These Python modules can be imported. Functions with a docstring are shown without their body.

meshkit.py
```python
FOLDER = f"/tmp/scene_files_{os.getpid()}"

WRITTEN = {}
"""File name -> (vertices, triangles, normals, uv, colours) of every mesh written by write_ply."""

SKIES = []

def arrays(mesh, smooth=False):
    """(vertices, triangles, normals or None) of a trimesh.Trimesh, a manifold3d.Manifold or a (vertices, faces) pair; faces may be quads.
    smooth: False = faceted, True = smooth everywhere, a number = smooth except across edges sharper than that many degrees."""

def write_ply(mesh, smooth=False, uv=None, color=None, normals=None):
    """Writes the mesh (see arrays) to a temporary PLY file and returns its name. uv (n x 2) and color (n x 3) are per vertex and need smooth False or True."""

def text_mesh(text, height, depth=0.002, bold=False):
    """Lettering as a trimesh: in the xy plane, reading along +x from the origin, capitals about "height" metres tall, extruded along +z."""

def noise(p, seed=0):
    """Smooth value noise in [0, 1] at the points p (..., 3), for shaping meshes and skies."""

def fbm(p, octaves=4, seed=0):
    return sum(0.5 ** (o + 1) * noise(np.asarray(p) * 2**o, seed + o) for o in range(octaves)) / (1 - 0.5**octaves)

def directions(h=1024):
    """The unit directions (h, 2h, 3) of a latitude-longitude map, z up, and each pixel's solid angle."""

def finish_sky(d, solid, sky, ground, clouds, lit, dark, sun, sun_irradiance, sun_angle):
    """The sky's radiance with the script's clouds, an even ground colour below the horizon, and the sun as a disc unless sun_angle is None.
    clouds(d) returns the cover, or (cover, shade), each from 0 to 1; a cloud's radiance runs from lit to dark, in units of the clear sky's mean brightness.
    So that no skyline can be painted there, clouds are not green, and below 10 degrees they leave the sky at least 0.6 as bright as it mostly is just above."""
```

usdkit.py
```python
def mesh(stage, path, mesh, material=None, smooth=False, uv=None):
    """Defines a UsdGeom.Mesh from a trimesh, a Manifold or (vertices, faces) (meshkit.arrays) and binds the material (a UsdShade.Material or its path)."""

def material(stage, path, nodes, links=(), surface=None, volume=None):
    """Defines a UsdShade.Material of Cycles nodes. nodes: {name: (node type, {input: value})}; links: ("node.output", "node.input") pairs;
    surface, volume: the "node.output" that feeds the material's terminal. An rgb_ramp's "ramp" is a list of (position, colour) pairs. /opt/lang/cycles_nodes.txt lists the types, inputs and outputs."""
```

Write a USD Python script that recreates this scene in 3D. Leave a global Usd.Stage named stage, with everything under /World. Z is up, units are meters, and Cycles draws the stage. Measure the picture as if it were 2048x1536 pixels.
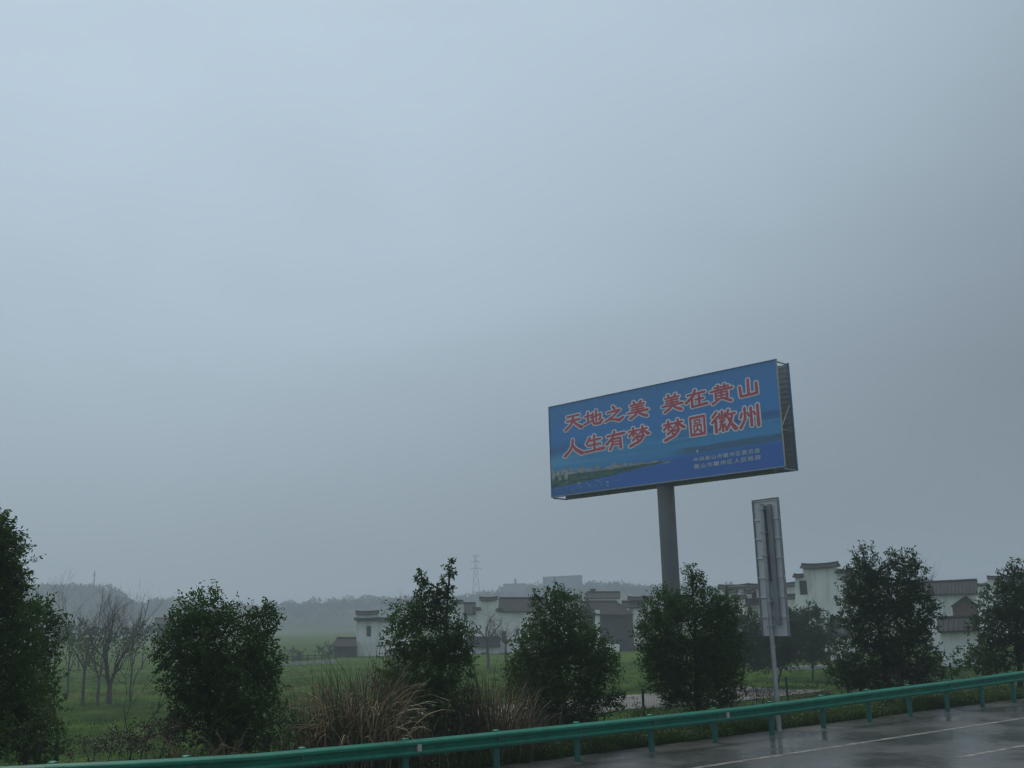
import math, random
import numpy as np, trimesh, shapely
from shapely.geometry import Polygon, MultiPoint
from shapely.ops import unary_union
import usdkit
from meshkit import fbm, noise
from pxr import Usd, UsdGeom, UsdLux, UsdShade, Gf, Sdf, Vt

stage = Usd.Stage.CreateInMemory()
UsdGeom.SetStageUpAxis(stage, 'Z')
UsdGeom.SetStageMetersPerUnit(stage, 1.0)
world = UsdGeom.Xform.Define(stage, '/World')
stage.SetDefaultPrim(world.GetPrim())
UsdGeom.Scope.Define(stage, '/World/Looks')

# ------------------------------------------------------------------ camera, sky, sun, exposure
EYE = np.array([0.0, 0.0, 3.06])
FPX = 2050.0                       # focal length for a 2048 pixel wide picture
PITCH = math.atan(464 / FPX)
ROLL = math.radians(1.49)
EXPOSURE = 0.0
_f = np.array([0, math.cos(PITCH), math.sin(PITCH)])
_u0 = np.array([0, -math.sin(PITCH), math.cos(PITCH)])
_r0 = np.array([1.0, 0, 0])
_r = _r0 * math.cos(ROLL) - _u0 * math.sin(ROLL)
_u = _u0 * math.cos(ROLL) + _r0 * math.sin(ROLL)
cam = UsdGeom.Camera.Define(stage, '/World/camera')
cam.CreateHorizontalApertureAttr(36.0)
cam.CreateVerticalApertureAttr(27.0)
cam.CreateFocalLengthAttr(36.0 * FPX / 2048)
cam.CreateClippingRangeAttr(Gf.Vec2f(0.1, 20000))
cam.CreateExposureAttr(EXPOSURE)
cam.CreateFStopAttr(4.0)             # the photograph is slightly soft in the distance: focus lies near
cam.CreateFocusDistanceAttr(8.0)
cam.AddTransformOp().Set(Gf.Matrix4d(*_r, 0, *_u, 0, *(-_f), 0, *EYE, 1))

SUN_ELEV, SUN_AZ = math.radians(60), math.radians(-30)      # azimuth from +y towards +x
SUN = np.array([math.sin(SUN_AZ) * math.cos(SUN_ELEV), math.cos(SUN_AZ) * math.cos(SUN_ELEV), math.sin(SUN_ELEV)])
SKY_STRENGTH = 0.1
TINT = np.array([0.80, 1.0, 1.18])
# brightness of the cloud sheet against the cosine of the angle from the hidden sun
from scipy.interpolate import PchipInterpolator
_gl = PchipInterpolator([-1.0, -0.4, -0.1, 0.1, 0.25, 0.36, 0.43, 0.50, 0.58, 0.65, 0.71, 0.83, 1.0], [3.9, 3.8, 3.5, 3.0, 2.5, 2.3, 2.45, 2.95, 3.75, 4.55, 5.2, 5.9, 6.6])
GLOW = [(c, float(_gl(c))) for c in np.linspace(-1, 1, 81)]
sky_mat = usdkit.material(stage, '/World/Looks/overcast_sky', {
    'sky': ('sky_texture', {'sky_type': 'single_scattering', 'sun_disc': False, 'sun_elevation': SUN_ELEV, 'sun_rotation': SUN_AZ, 'aerosol_density': 3.0}),
    'tc': ('texture_coordinate', {}),
    'dot': ('vector_math', {'math_type': 'dot_product', 'vector2': tuple(SUN)}),
    'mr': ('map_range', {'range_type': 'linear', 'from_min': -1.0, 'from_max': 1.0, 'to_min': 0.0, 'to_max': 1.0}),
    'glow': ('rgb_ramp', {'ramp': [((c + 1) / 2, tuple(0.1 * g * TINT)) for c, g in GLOW]}),
    'ten': ('mix', {'mix_type': 'multiply', 'fac': 1.0, 'color2': (10, 10, 10)}),
    'n1': ('noise_texture', {'scale': 2.4, 'detail': 4.0, 'roughness': 0.5, 'distortion': 0.5}),
    'mp': ('mapping', {'mapping_type': 'point', 'scale': (1, 1, 2.4)}),
    'cl': ('rgb_ramp', {'ramp': [(0.25, (0.94, 0.94, 0.94)), (0.75, (1.06, 1.06, 1.06))]}),
    'mul': ('mix', {'mix_type': 'multiply', 'fac': 1.0}),
    'mix': ('mix', {'fac': 0.95}),
    'bg': ('background_shader', {'strength': SKY_STRENGTH})},
    [('tc.generated', 'dot.vector1'), ('dot.value', 'mr.value'), ('mr.result', 'glow.fac'), ('glow.color', 'ten.color1'), ('tc.generated', 'mp.vector'), ('mp.vector', 'n1.vector'),
     ('n1.fac', 'cl.fac'), ('ten.color', 'mul.color1'), ('cl.color', 'mul.color2'), ('sky.color', 'mix.color1'), ('mul.color', 'mix.color2'), ('mix.color', 'bg.color')],
    surface='bg.background')
dome = UsdLux.DomeLight.Define(stage, '/World/sky')
UsdShade.MaterialBindingAPI.Apply(dome.GetPrim()).Bind(sky_mat)
dome.GetPrim().SetCustomDataByKey('kind', 'structure')
sun = UsdLux.DistantLight.Define(stage, '/World/sun')
sun.CreateNormalizeAttr(True)
sun.CreateIntensityAttr(0.4)
sun.CreateAngleAttr(25.0)
sun.CreateColorAttr(Gf.Vec3f(1.0, 0.93, 0.82))
_z = SUN
_x = np.cross([0, 0, 1.0], _z); _x /= np.linalg.norm(_x)
_y = np.cross(_z, _x)
sun.AddTransformOp().Set(Gf.Matrix4d(*_x, 0, *_y, 0, *_z, 0, 0, 0, 0, 1))

# ------------------------------------------------------------------ placing by sight lines
def ray(px, py):
    return _f + _r * (px - 1024) / FPX - _u * (py - 768) / FPX

def at(px, py, y):
    d = ray(px, py)
    return EYE + d * (y / d[1])

def onz(px, py, z):
    d = ray(px, py)
    return EYE + d * ((z - EYE[2]) / d[2])

def proj(p):
    q = np.asarray(p, float) - EYE
    return 1024 + FPX * (q @ _r) / (q @ _f), 768 - FPX * (q @ _u) / (q @ _f)

# ------------------------------------------------------------------ prims
_names = {}
def numbered(parent, name):
    k = (parent, name)
    n = _names.get(k, 0)
    _names[k] = n + 1
    return name if n == 0 else f'{name}_{n:03d}'

def custom(p, **kw):
    for k, v in kw.items():
        if v:
            p.SetCustomDataByKey(k, v)

class Thing:
    def __init__(s, name, label=None, cat=None, loc=(0, 0, 0), rot=0.0, group=None, kind=None):
        s.path = '/World/' + numbered('/World', name)
        s.loc, s.rot = np.asarray(loc, float), rot
        x = UsdGeom.Xform.Define(stage, s.path)
        x.AddTranslateOp().Set(Gf.Vec3d(*map(float, s.loc)))
        if rot:
            x.AddRotateZOp().Set(math.degrees(rot))
        s.prim = x.GetPrim()
        custom(s.prim, label=label, category=cat, group=group, kind=kind)
        c, n = math.cos(rot), math.sin(rot)
        s.R = np.array([[c, -n, 0], [n, c, 0], [0, 0, 1]])

    def part(s, name, mesh, mat, parent=None, label=None, kind=None, smooth=False, local=False):
        base = parent or s.path
        path = base + '/' + numbered(base, name)
        v, f = arr(mesh)
        if not local:
            v = (v - s.loc) @ s.R
        m = usdkit.mesh(stage, path, (v, f), mat, smooth)
        custom(m.GetPrim(), label=label, kind=kind)
        return path

def arr(mesh):
    if isinstance(mesh, MB):
        return mesh.arrays()
    if isinstance(mesh, trimesh.Trimesh):
        return np.array(mesh.vertices), np.array(mesh.faces)
    return np.asarray(mesh[0], float), np.asarray(mesh[1], int)

def solo(name, mesh, mat, label=None, cat=None, group=None, kind=None, smooth=False):
    path = '/World/' + numbered('/World', name)
    m = usdkit.mesh(stage, path, arr(mesh), mat, smooth)
    custom(m.GetPrim(), label=label, category=cat, group=group, kind=kind)
    return m

class MB:
    def __init__(s):
        s.v, s.f, s.n = [], [], 0

    def add(s, v, f):
        v, f = np.asarray(v, float), np.asarray(f, int)
        if f.ndim == 2 and f.shape[1] == 4:
            f = np.vstack([f[:, [0, 1, 2]], f[:, [0, 2, 3]]])
        s.v.append(v); s.f.append(f + s.n); s.n += len(v)
        return s

    def arrays(s):
        return np.vstack(s.v), np.vstack(s.f)

    def box(s, lo, hi, M=None):
        lo, hi = np.asarray(lo, float), np.asarray(hi, float)
        v = np.array([[x, y, z] for z in (0, 1) for y in (0, 1) for x in (0, 1)], float) * (hi - lo) + lo
        if M is not None:
            v = M(v)
        return s.add(v, [[0, 2, 3, 1], [4, 5, 7, 6], [0, 1, 5, 4], [2, 6, 7, 3], [0, 4, 6, 2], [1, 3, 7, 5]])

    def bar(s, a, b, w, h=None):
        """a square bar from a to b"""
        a, b = np.asarray(a, float), np.asarray(b, float)
        return s.tube([a, b], [w / 2 * 1.414, w / 2 * 1.414], 4, cap=True, phase=math.pi / 4)

    def tube(s, pts, radii, sides=6, cap=True, phase=0.0):
        p = np.asarray(pts, float)
        n = len(p)
        radii = np.broadcast_to(radii, (n,))
        t = np.gradient(p, axis=0)
        t /= np.linalg.norm(t, axis=1, keepdims=True) + 1e-12
        ref = np.array([0, 0, 1.0]) if abs(t[:, 2]).mean() < 0.8 else np.array([1.0, 0, 0])
        a = np.cross(t, ref); a /= np.linalg.norm(a, axis=1, keepdims=True) + 1e-12
        b = np.cross(t, a)
        ang = np.arange(sides) * 2 * np.pi / sides + phase
        v = p[:, None] + radii[:, None, None] * (np.cos(ang)[None, :, None] * a[:, None] + np.sin(ang)[None, :, None] * b[:, None])
        i, j = np.meshgrid(np.arange(n - 1), np.arange(sides), indexing='ij')
        q = np.stack([i * sides + j, i * sides + (j + 1) % sides, (i + 1) * sides + (j + 1) % sides, (i + 1) * sides + j], -1).reshape(-1, 4)
        f = np.vstack([q[:, [0, 2, 1]], q[:, [0, 3, 2]]])
        v = v.reshape(-1, 3)
        if cap:
            v = np.vstack([v, p[:1], p[-1:]])
            k = np.arange(sides)
            f = np.vstack([f, np.stack([np.full(sides, n * sides), k, (k + 1) % sides], 1),
                           np.stack([np.full(sides, n * sides + 1), (n - 1) * sides + (k + 1) % sides, (n - 1) * sides + k], 1)])
        return s.add(v, f)

# ------------------------------------------------------------------ materials
def mat(name, c1, c2=None, scale=6.0, rough=0.7, detail=4.0, bump=0.0, bscale=None, metallic=0.0, spec=0.5, lo=0.3, hi=0.7):
    nodes = {'p': ('principled_bsdf', {'roughness': rough, 'metallic': metallic, 'specular_ior_level': spec}), 'g': ('geometry', {})}
    links = []
    c2 = c2 or tuple(0.75 * x for x in c1)
    nodes['n'] = ('noise_texture', {'scale': scale, 'detail': detail, 'roughness': 0.6})
    nodes['r'] = ('rgb_ramp', {'ramp': [(lo, c2), (hi, c1)]})
    links += [('g.position', 'n.vector'), ('n.fac', 'r.fac'), ('r.color', 'p.base_color')]
    if bump:
        nodes['bn'] = ('noise_texture', {'scale': bscale or scale * 4, 'detail': 3.0})
        nodes['b'] = ('bump', {'strength': bump, 'distance': 0.02})
        links += [('g.position', 'bn.vector'), ('bn.fac', 'b.height'), ('b.normal', 'p.normal')]
    return usdkit.material(stage, '/World/Looks/' + name, nodes, links, surface='p.BSDF')

def leaf_mat(name, dark, light, tip=None, trans=0.25, scale=1.6, rough=0.45, spec=0.5):
    """leaves: tint varies from leaf to leaf and in drifts through the crown; thin leaves let light through"""
    tip = tip or light
    nodes = {'g': ('geometry', {}), 'n': ('noise_texture', {'scale': scale, 'detail': 3.0}),
             'm': ('math', {'math_type': 'multiply_add', 'value2': 0.55, 'value3': 0.0}),
             'a': ('math', {'math_type': 'multiply_add', 'value2': 0.5}),
             'r': ('rgb_ramp', {'ramp': [(0.25, dark), (0.72, light), (0.86, tip)]}),
             'p': ('principled_bsdf', {'roughness': rough, 'specular_ior_level': spec}), 't': ('translucent_bsdf', {}), 'x': ('mix_closure', {'fac': trans})}
    links = [('g.position', 'n.vector'), ('g.random_per_island', 'm.value1'), ('n.fac', 'a.value1'), ('m.value', 'a.value3'), ('a.value', 'r.fac'),
             ('r.color', 'p.base_color'), ('r.color', 't.color'), ('p.BSDF', 'x.closure1'), ('t.BSDF', 'x.closure2')]
    return usdkit.material(stage, '/World/Looks/' + name, nodes, links, surface='x.closure')

LEAF = leaf_mat('evergreen_leaves', (0.036, 0.088, 0.014), (0.15, 0.235, 0.036), (0.30, 0.25, 0.06), spec=0.12, rough=0.5, trans=0.4)
LEAF_DARK = leaf_mat('dark_evergreen_leaves', (0.032, 0.070, 0.022), (0.10, 0.160, 0.045), (0.16, 0.18, 0.055), spec=0.12, rough=0.5, trans=0.35)
LEAF_SPRING = leaf_mat('young_spring_leaves', (0.06, 0.11, 0.018), (0.14, 0.21, 0.035), (0.18, 0.20, 0.05), trans=0.35)
LEAF_BROWN = leaf_mat('withered_weed_leaves', (0.05, 0.045, 0.02), (0.11, 0.095, 0.04), (0.14, 0.10, 0.05), trans=0.2)
REED_GREEN = leaf_mat('green_reed_blades', (0.03, 0.055, 0.015), (0.085, 0.12, 0.035), (0.14, 0.14, 0.05), trans=0.3)
REED_DRY = leaf_mat('dry_reed_blades', (0.24, 0.18, 0.095), (0.52, 0.42, 0.25), (0.64, 0.54, 0.36), trans=0.2, rough=0.6)
REED_RUST = leaf_mat('rust_reed_blades', (0.09, 0.055, 0.028), (0.26, 0.155, 0.075), (0.34, 0.235, 0.12), trans=0.2, rough=0.6)
GRASS = leaf_mat('verge_grass_blades', (0.030, 0.070, 0.006), (0.085, 0.145, 0.012), (0.18, 0.15, 0.035), spec=0.1, trans=0.3, scale=0.5)
BARK = mat('bark', (0.07, 0.055, 0.042), (0.03, 0.024, 0.02), scale=9, rough=0.85, bump=0.6)
BARK_GREY = mat('wet_grey_bark', (0.11, 0.10, 0.085), (0.055, 0.05, 0.045), scale=5, rough=0.8)
def plaster():
    nodes = {'g': ('geometry', {}), 'm': ('mapping', {'mapping_type': 'point', 'scale': (1.6, 1.6, 0.14)}), 'n': ('noise_texture', {'scale': 1.0, 'detail': 7.0, 'roughness': 0.65}),
             'n2': ('noise_texture', {'scale': 0.5, 'detail': 5.0, 'roughness': 0.6}),
             'r': ('rgb_ramp', {'ramp': [(0.30, (0.55, 0.54, 0.51)), (0.46, (0.80, 0.79, 0.76)), (0.7, (0.86, 0.85, 0.82))]}),
             'r2': ('rgb_ramp', {'ramp': [(0.30, (0.82, 0.82, 0.80)), (0.55, (1, 1, 1))]}),
             'x': ('mix', {'mix_type': 'multiply', 'fac': 1.0}), 'p': ('principled_bsdf', {'roughness': 0.92, 'specular_ior_level': 0.2})}
    return usdkit.material(stage, '/World/Looks/rain_streaked_white_plaster', nodes, [('g.position', 'm.vector'), ('m.vector', 'n.vector'), ('g.position', 'n2.vector'), ('n.fac', 'r.fac'), ('n2.fac', 'r2.fac'),
                           ('r.color', 'x.color1'), ('r2.color', 'x.color2'), ('x.color', 'p.base_color')], surface='p.BSDF')
WHITE_WALL = plaster()
GREY_WALL = mat('grey_render_wall', (0.095, 0.09, 0.085), (0.06, 0.058, 0.055), scale=0.8, rough=0.9, detail=6)
BROWN_WALL = mat('weathered_brick_wall', (0.20, 0.13, 0.10), (0.11, 0.08, 0.07), scale=1.6, rough=0.9, detail=6)
TILE = mat('dark_clay_roof_tile', (0.058, 0.060, 0.060), (0.030, 0.032, 0.032), scale=2.0, rough=0.85, detail=6, spec=0.12)
TRIM = mat('grey_eaves_trim', (0.30, 0.30, 0.31), (0.2, 0.2, 0.21), scale=2.0, rough=0.8)
WINDOW_DARK = mat('dark_window_glass', (0.03, 0.035, 0.04), (0.02, 0.022, 0.026), scale=1, rough=0.12)
WOOD_DARK = mat('dark_window_timber', (0.06, 0.05, 0.045), scale=3, rough=0.7)
STEEL = mat('galvanised_steel', (0.42, 0.44, 0.45), (0.30, 0.32, 0.33), scale=3, rough=0.45, metallic=0.55)
ALU = mat('dull_aluminium_sheet', (0.62, 0.63, 0.63), (0.52, 0.53, 0.53), scale=1.2, rough=0.5, metallic=0.0, detail=6)
ALU_DARK = mat('dark_sign_channel', (0.27, 0.28, 0.29), (0.22, 0.23, 0.24), scale=2, rough=0.6, metallic=0.2)
GREEN_PAINT = mat('green_guardrail_paint', (0.012, 0.205, 0.130), (0.020, 0.125, 0.085), scale=3.2, rough=0.42, detail=7, lo=0.25, hi=0.6, spec=0.3)
GREEN_POST = mat('green_post_paint', (0.010, 0.135, 0.098), (0.009, 0.105, 0.078), scale=4, rough=0.4, detail=6)
BOLT = mat('dull_bolt_heads', (0.10, 0.22, 0.18), scale=20, rough=0.5, metallic=0.3)
REFLECT = mat('pale_reflector_tab', (0.45, 0.42, 0.38), (0.36, 0.33, 0.30), scale=30, rough=0.4)
FENCE_GREEN = mat('dark_green_wire_coating', (0.012, 0.07, 0.05), (0.01, 0.05, 0.035), scale=10, rough=0.5)
CONCRETE_POST = mat('dark_weathered_concrete', (0.09, 0.085, 0.08), scale=8, rough=0.9)
POLE_GREY = mat('grey_painted_billboard_steel', (0.135, 0.14, 0.145), (0.105, 0.11, 0.115), scale=0.9, rough=0.55, detail=6, metallic=0.1)
FRAME_BLUE = mat('blue_grey_frame_paint', (0.06, 0.17, 0.30), (0.05, 0.14, 0.25), scale=2, rough=0.5)
FRAME_LIGHT = mat('pale_edge_moulding', (0.45, 0.42, 0.36), (0.36, 0.34, 0.3), scale=3, rough=0.5)
PANEL_BACK = mat('bare_panel_inside', (0.27, 0.29, 0.29), (0.21, 0.23, 0.235), scale=1.5, rough=0.7, detail=6)
RED_PRINT = mat('red_print', (0.60, 0.085, 0.125), (0.52, 0.07, 0.105), scale=1.2, rough=0.4)
WHITE_PRINT = mat('white_print', (0.82, 0.79, 0.81), (0.76, 0.74, 0.76), scale=1.2, rough=0.4)
PALE_PRINT = mat('pale_blue_grey_print', (0.50, 0.55, 0.58), (0.42, 0.48, 0.52), scale=1.2, rough=0.4)
LINE_PAINT = mat('worn_lane_paint', (0.30, 0.28, 0.25), (0.085, 0.085, 0.083), scale=4, rough=0.45, detail=8, lo=0.40, hi=0.66)
CONCRETE = mat('wet_pale_concrete', (0.20, 0.185, 0.165), (0.09, 0.085, 0.075), scale=0.5, rough=0.6, detail=8, spec=0.2)
PALE_STONE = mat('pale_channel_concrete', (0.42, 0.40, 0.37), (0.30, 0.29, 0.27), scale=1.5, rough=0.8, detail=6)
FAR_METAL = mat('far_grey_steel', (0.20, 0.21, 0.22), scale=1, rough=0.6)
FAR_BOARD = mat('far_faded_board', (0.22, 0.26, 0.34), (0.17, 0.2, 0.27), scale=0.2, rough=0.6)
WOODLAND = leaf_mat('far_woodland_leaves', (0.020, 0.042, 0.014), (0.045, 0.078, 0.024), scale=0.25, trans=0.0, spec=0.05, rough=0.9)
HILLSIDE = mat('wooded_hillside', (0.040, 0.070, 0.022), (0.022, 0.044, 0.016), scale=0.06, rough=0.95, spec=0.05)

def ground_mat():
    nodes = {'g': ('geometry', {}), 'n': ('noise_texture', {'scale': 0.16, 'detail': 6.0, 'roughness': 0.62}), 'n2': ('noise_texture', {'scale': 1.3, 'detail': 6.0, 'roughness': 0.65}),
             'w': ('mapping', {'mapping_type': 'point', 'scale': (0.25, 1.0, 1.0)}),
             'r': ('rgb_ramp', {'ramp': [(0.30, (0.040, 0.060, 0.010)), (0.46, (0.050, 0.095, 0.010)), (0.58, (0.062, 0.125, 0.012)), (0.66, (0.10, 0.085, 0.035)), (0.72, (0.075, 0.055, 0.035))]}),
             'r2': ('rgb_ramp', {'ramp': [(0.3, (0.55, 0.55, 0.5)), (0.7, (1.15, 1.15, 1.1))]}),
             'm': ('mix', {'mix_type': 'multiply', 'fac': 1.0}), 'b': ('bump', {'strength': 0.7, 'distance': 0.12}), 'p': ('principled_bsdf', {'roughness': 0.95, 'specular_ior_level': 0.03})}
    links = [('g.position', 'w.vector'), ('w.vector', 'n.vector'), ('g.position', 'n2.vector'), ('n.fac', 'r.fac'), ('n2.fac', 'r2.fac'), ('r.color', 'm.color1'), ('r2.color', 'm.color2'),
             ('m.color', 'p.base_color'), ('n2.fac', 'b.height'), ('b.normal', 'p.normal')]
    return usdkit.material(stage, '/World/Looks/meadow_ground', nodes, links, surface='p.BSDF')
MEADOW = ground_mat()

def road_mat():
    nodes = {'g': ('geometry', {}), 'n': ('noise_texture', {'scale': 0.45, 'detail': 5.0, 'roughness': 0.6}), 'f': ('noise_texture', {'scale': 60.0, 'detail': 3.0}),
             'c': ('rgb_ramp', {'ramp': [(0.3, (0.045, 0.047, 0.045)), (0.7, (0.085, 0.086, 0.082))]}),
             'ro': ('map_range', {'range_type': 'smoothstep', 'from_min': 0.38, 'from_max': 0.66, 'to_min': 0.17, 'to_max': 0.45}),
             'bs': ('map_range', {'range_type': 'smoothstep', 'from_min': 0.38, 'from_max': 0.66, 'to_min': 0.02, 'to_max': 0.22}),
             'b': ('bump', {'distance': 0.006}), 'p': ('principled_bsdf', {'specular_ior_level': 0.5, 'ior': 1.4})}
    links = [('g.position', 'n.vector'), ('g.position', 'f.vector'), ('n.fac', 'c.fac'), ('c.color', 'p.base_color'), ('n.fac', 'ro.value'), ('ro.result', 'p.roughness'),
             ('n.fac', 'bs.value'), ('bs.result', 'b.strength'), ('f.fac', 'b.height'), ('b.normal', 'p.normal')]
    return usdkit.material(stage, '/World/Looks/wet_asphalt', nodes, links, surface='p.BSDF')
ASPHALT = road_mat()

# ------------------------------------------------------------------ the line of the guardrail
RAIL_TOP = 0.86
_tp = np.array([onz(x, y, RAIL_TOP)[:2] for x, y in ((115, 1527), (480, 1509), (814, 1480), (980, 1464), (1301, 1432), (1500, 1411), (1736, 1381), (2048, 1341))])
_c = _tp.mean(0)
_d = np.linalg.svd(_tp - _c)[2][0]
RD = _d if _d[0] > 0 else -_d          # along the rail, to the right and away
RN = np.array([-RD[1], RD[0]])         # away from the road
RAIL_OFF = _c @ RN                     # the rail's distance from the eye

def rail_pt(t, s=0.0, z=0.0):
    p = RD * t + RN * (RAIL_OFF + s)
    return np.array([p[0], p[1], z])

def row_t(px, s):
    """where the vertical plane of sight through column px (near the horizon) meets the line s metres beyond the rail"""
    d = ray(px, 1232 - 0.026 * (px - 1024) + 150)[:2]
    k = (RAIL_OFF + s) / (d @ RN)
    return (d * k) @ RD

def smooth(x, a, b):
    t = np.clip((x - a) / (b - a), 0, 1)
    return t * t * (3 - 2 * t)

FIELD = -2.0
def gz(x, y):
    x, y = np.asarray(x, float), np.asarray(y, float)
    s = x * RN[0] + y * RN[1] - RAIL_OFF
    z = -0.045 + (FIELD + 0.045) * smooth(s, 1.0, 9.5)
    p = np.stack([x * 0.13, y * 0.13, np.zeros_like(x)], -1)
    z = z + (fbm(p, 3, 5) - 0.5) * 0.35 * smooth(s, 2.0, 12.0)
    return z

def on_ground(px, py):
    """the ground under a pixel, by marching along its sight line"""
    d = ray(px, py)
    if d[2] >= 0:
        return None
    k = 8.0
    while k < 900:
        p = EYE + d * k
        if p[2] <= gz(p[0], p[1]):
            return p
        k *= 1.004
    return EYE + d * k
# ------------------------------------------------------------------ ground, road, hills
def axis(a, b, step, far0, far1, grow=1.16):
    mid = list(np.arange(a, b + 1e-6, step))
    lo, st = [a], step
    while lo[-1] > far0:
        st *= grow; lo.append(lo[-1] - st)
    hi, st = [b], step
    while hi[-1] < far1:
        st *= grow; hi.append(hi[-1] + st)
    return np.array(sorted(set(lo[1:] + mid + hi[1:])))

def sheet(X, Y, Z):
    n, m = X.shape
    i, j = np.meshgrid(np.arange(n - 1), np.arange(m - 1), indexing='ij')
    a = i * m + j
    q = np.stack([a, a + m, a + m + 1, a + 1], -1).reshape(-1, 4)
    return np.stack([X, Y, Z], -1).reshape(-1, 3), np.vstack([q[:, [0, 1, 2]], q[:, [0, 2, 3]]])

gx, gy = axis(-24, 70, 0.6, -2500, 2500), axis(6, 90, 0.6, -300, 3000)
X, Y = np.meshgrid(gx, gy, indexing='ij')
solo('ground', sheet(X, Y, gz(X, Y)), MEADOW, kind='structure', smooth=True)

ROAD_EDGE = 0.85
def strip(s0, s1, t0, t1, z, thick=0.0, n=1):
    mb = MB()
    ts = np.linspace(t0, t1, n + 1)
    for a, b in zip(ts, ts[1:]):
        lo = [rail_pt(a, s0, z), rail_pt(b, s0, z), rail_pt(b, s1, z), rail_pt(a, s1, z)]
        if thick:
            dn = [p - [0, 0, thick] for p in lo]
            mb.add(lo + dn, [[0, 1, 2, 3], [4, 7, 6, 5], [0, 4, 5, 1], [1, 5, 6, 2], [2, 6, 7, 3], [3, 7, 4, 0]])
        else:
            mb.add(lo, [[0, 1, 2, 3]])
    return mb
solo('highway', strip(-30, ROAD_EDGE, -90, 160, 0.0, 0.35), ASPHALT, kind='structure')
solo('road_edge_line', strip(-2.42, -2.25, -60, 150, 0.004), LINE_PAINT, kind='structure')
_a, _b = onz(1918, 1515, 0), onz(2120, 1466, 0)
for k in range(-1, 6):
    s0 = _a[:2] @ RN - RAIL_OFF
    t0 = _a[:2] @ RD + 15.0 * k
    if k >= 0:
        solo('lane_dash', strip(s0 - 0.08, s0 + 0.08, t0, t0 + 6.0, 0.004), LINE_PAINT, kind='structure')

# the concrete side road behind the trees and the pale channel edge farther off
def flat_poly(name, pts, m, dz, cat=None):
    P = np.array([on_ground(x, y)[:2] for x, y in pts])
    t = trimesh.creation.triangulate_polygon(Polygon(P).segmentize(3.0), engine='earcut')
    v = np.column_stack([t[0], gz(t[0][:, 0], t[0][:, 1]) + dz])
    return solo(name, (v, np.array(t[1])), m, kind='structure')
_ac = [on_ground(x, y)[:2] for x, y in ((900, 1440), (1040, 1424), (1160, 1412), (1310, 1403), (1420, 1395), (1500, 1387), (1560, 1380))]
_ac = np.array(_ac); 
_line = shapely.LineString(_ac).segmentize(2.5)
_cc = np.array(_line.coords)
_tt = np.gradient(_cc, axis=0); _tt /= np.linalg.norm(_tt, axis=1, keepdims=True)
_nn = np.stack([-_tt[:, 1], _tt[:, 0]], 1)
rows = []
for off in np.linspace(-4.2, 4.2, 9):
    p = _cc + _nn * off
    rows.append(np.column_stack([p, gz(p[:, 0], p[:, 1]) + 0.05]))
rows = np.array(rows)
solo('access_road', sheet(rows[:, :, 0], rows[:, :, 1], rows[:, :, 2]), CONCRETE, kind='structure', smooth=True)

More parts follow.
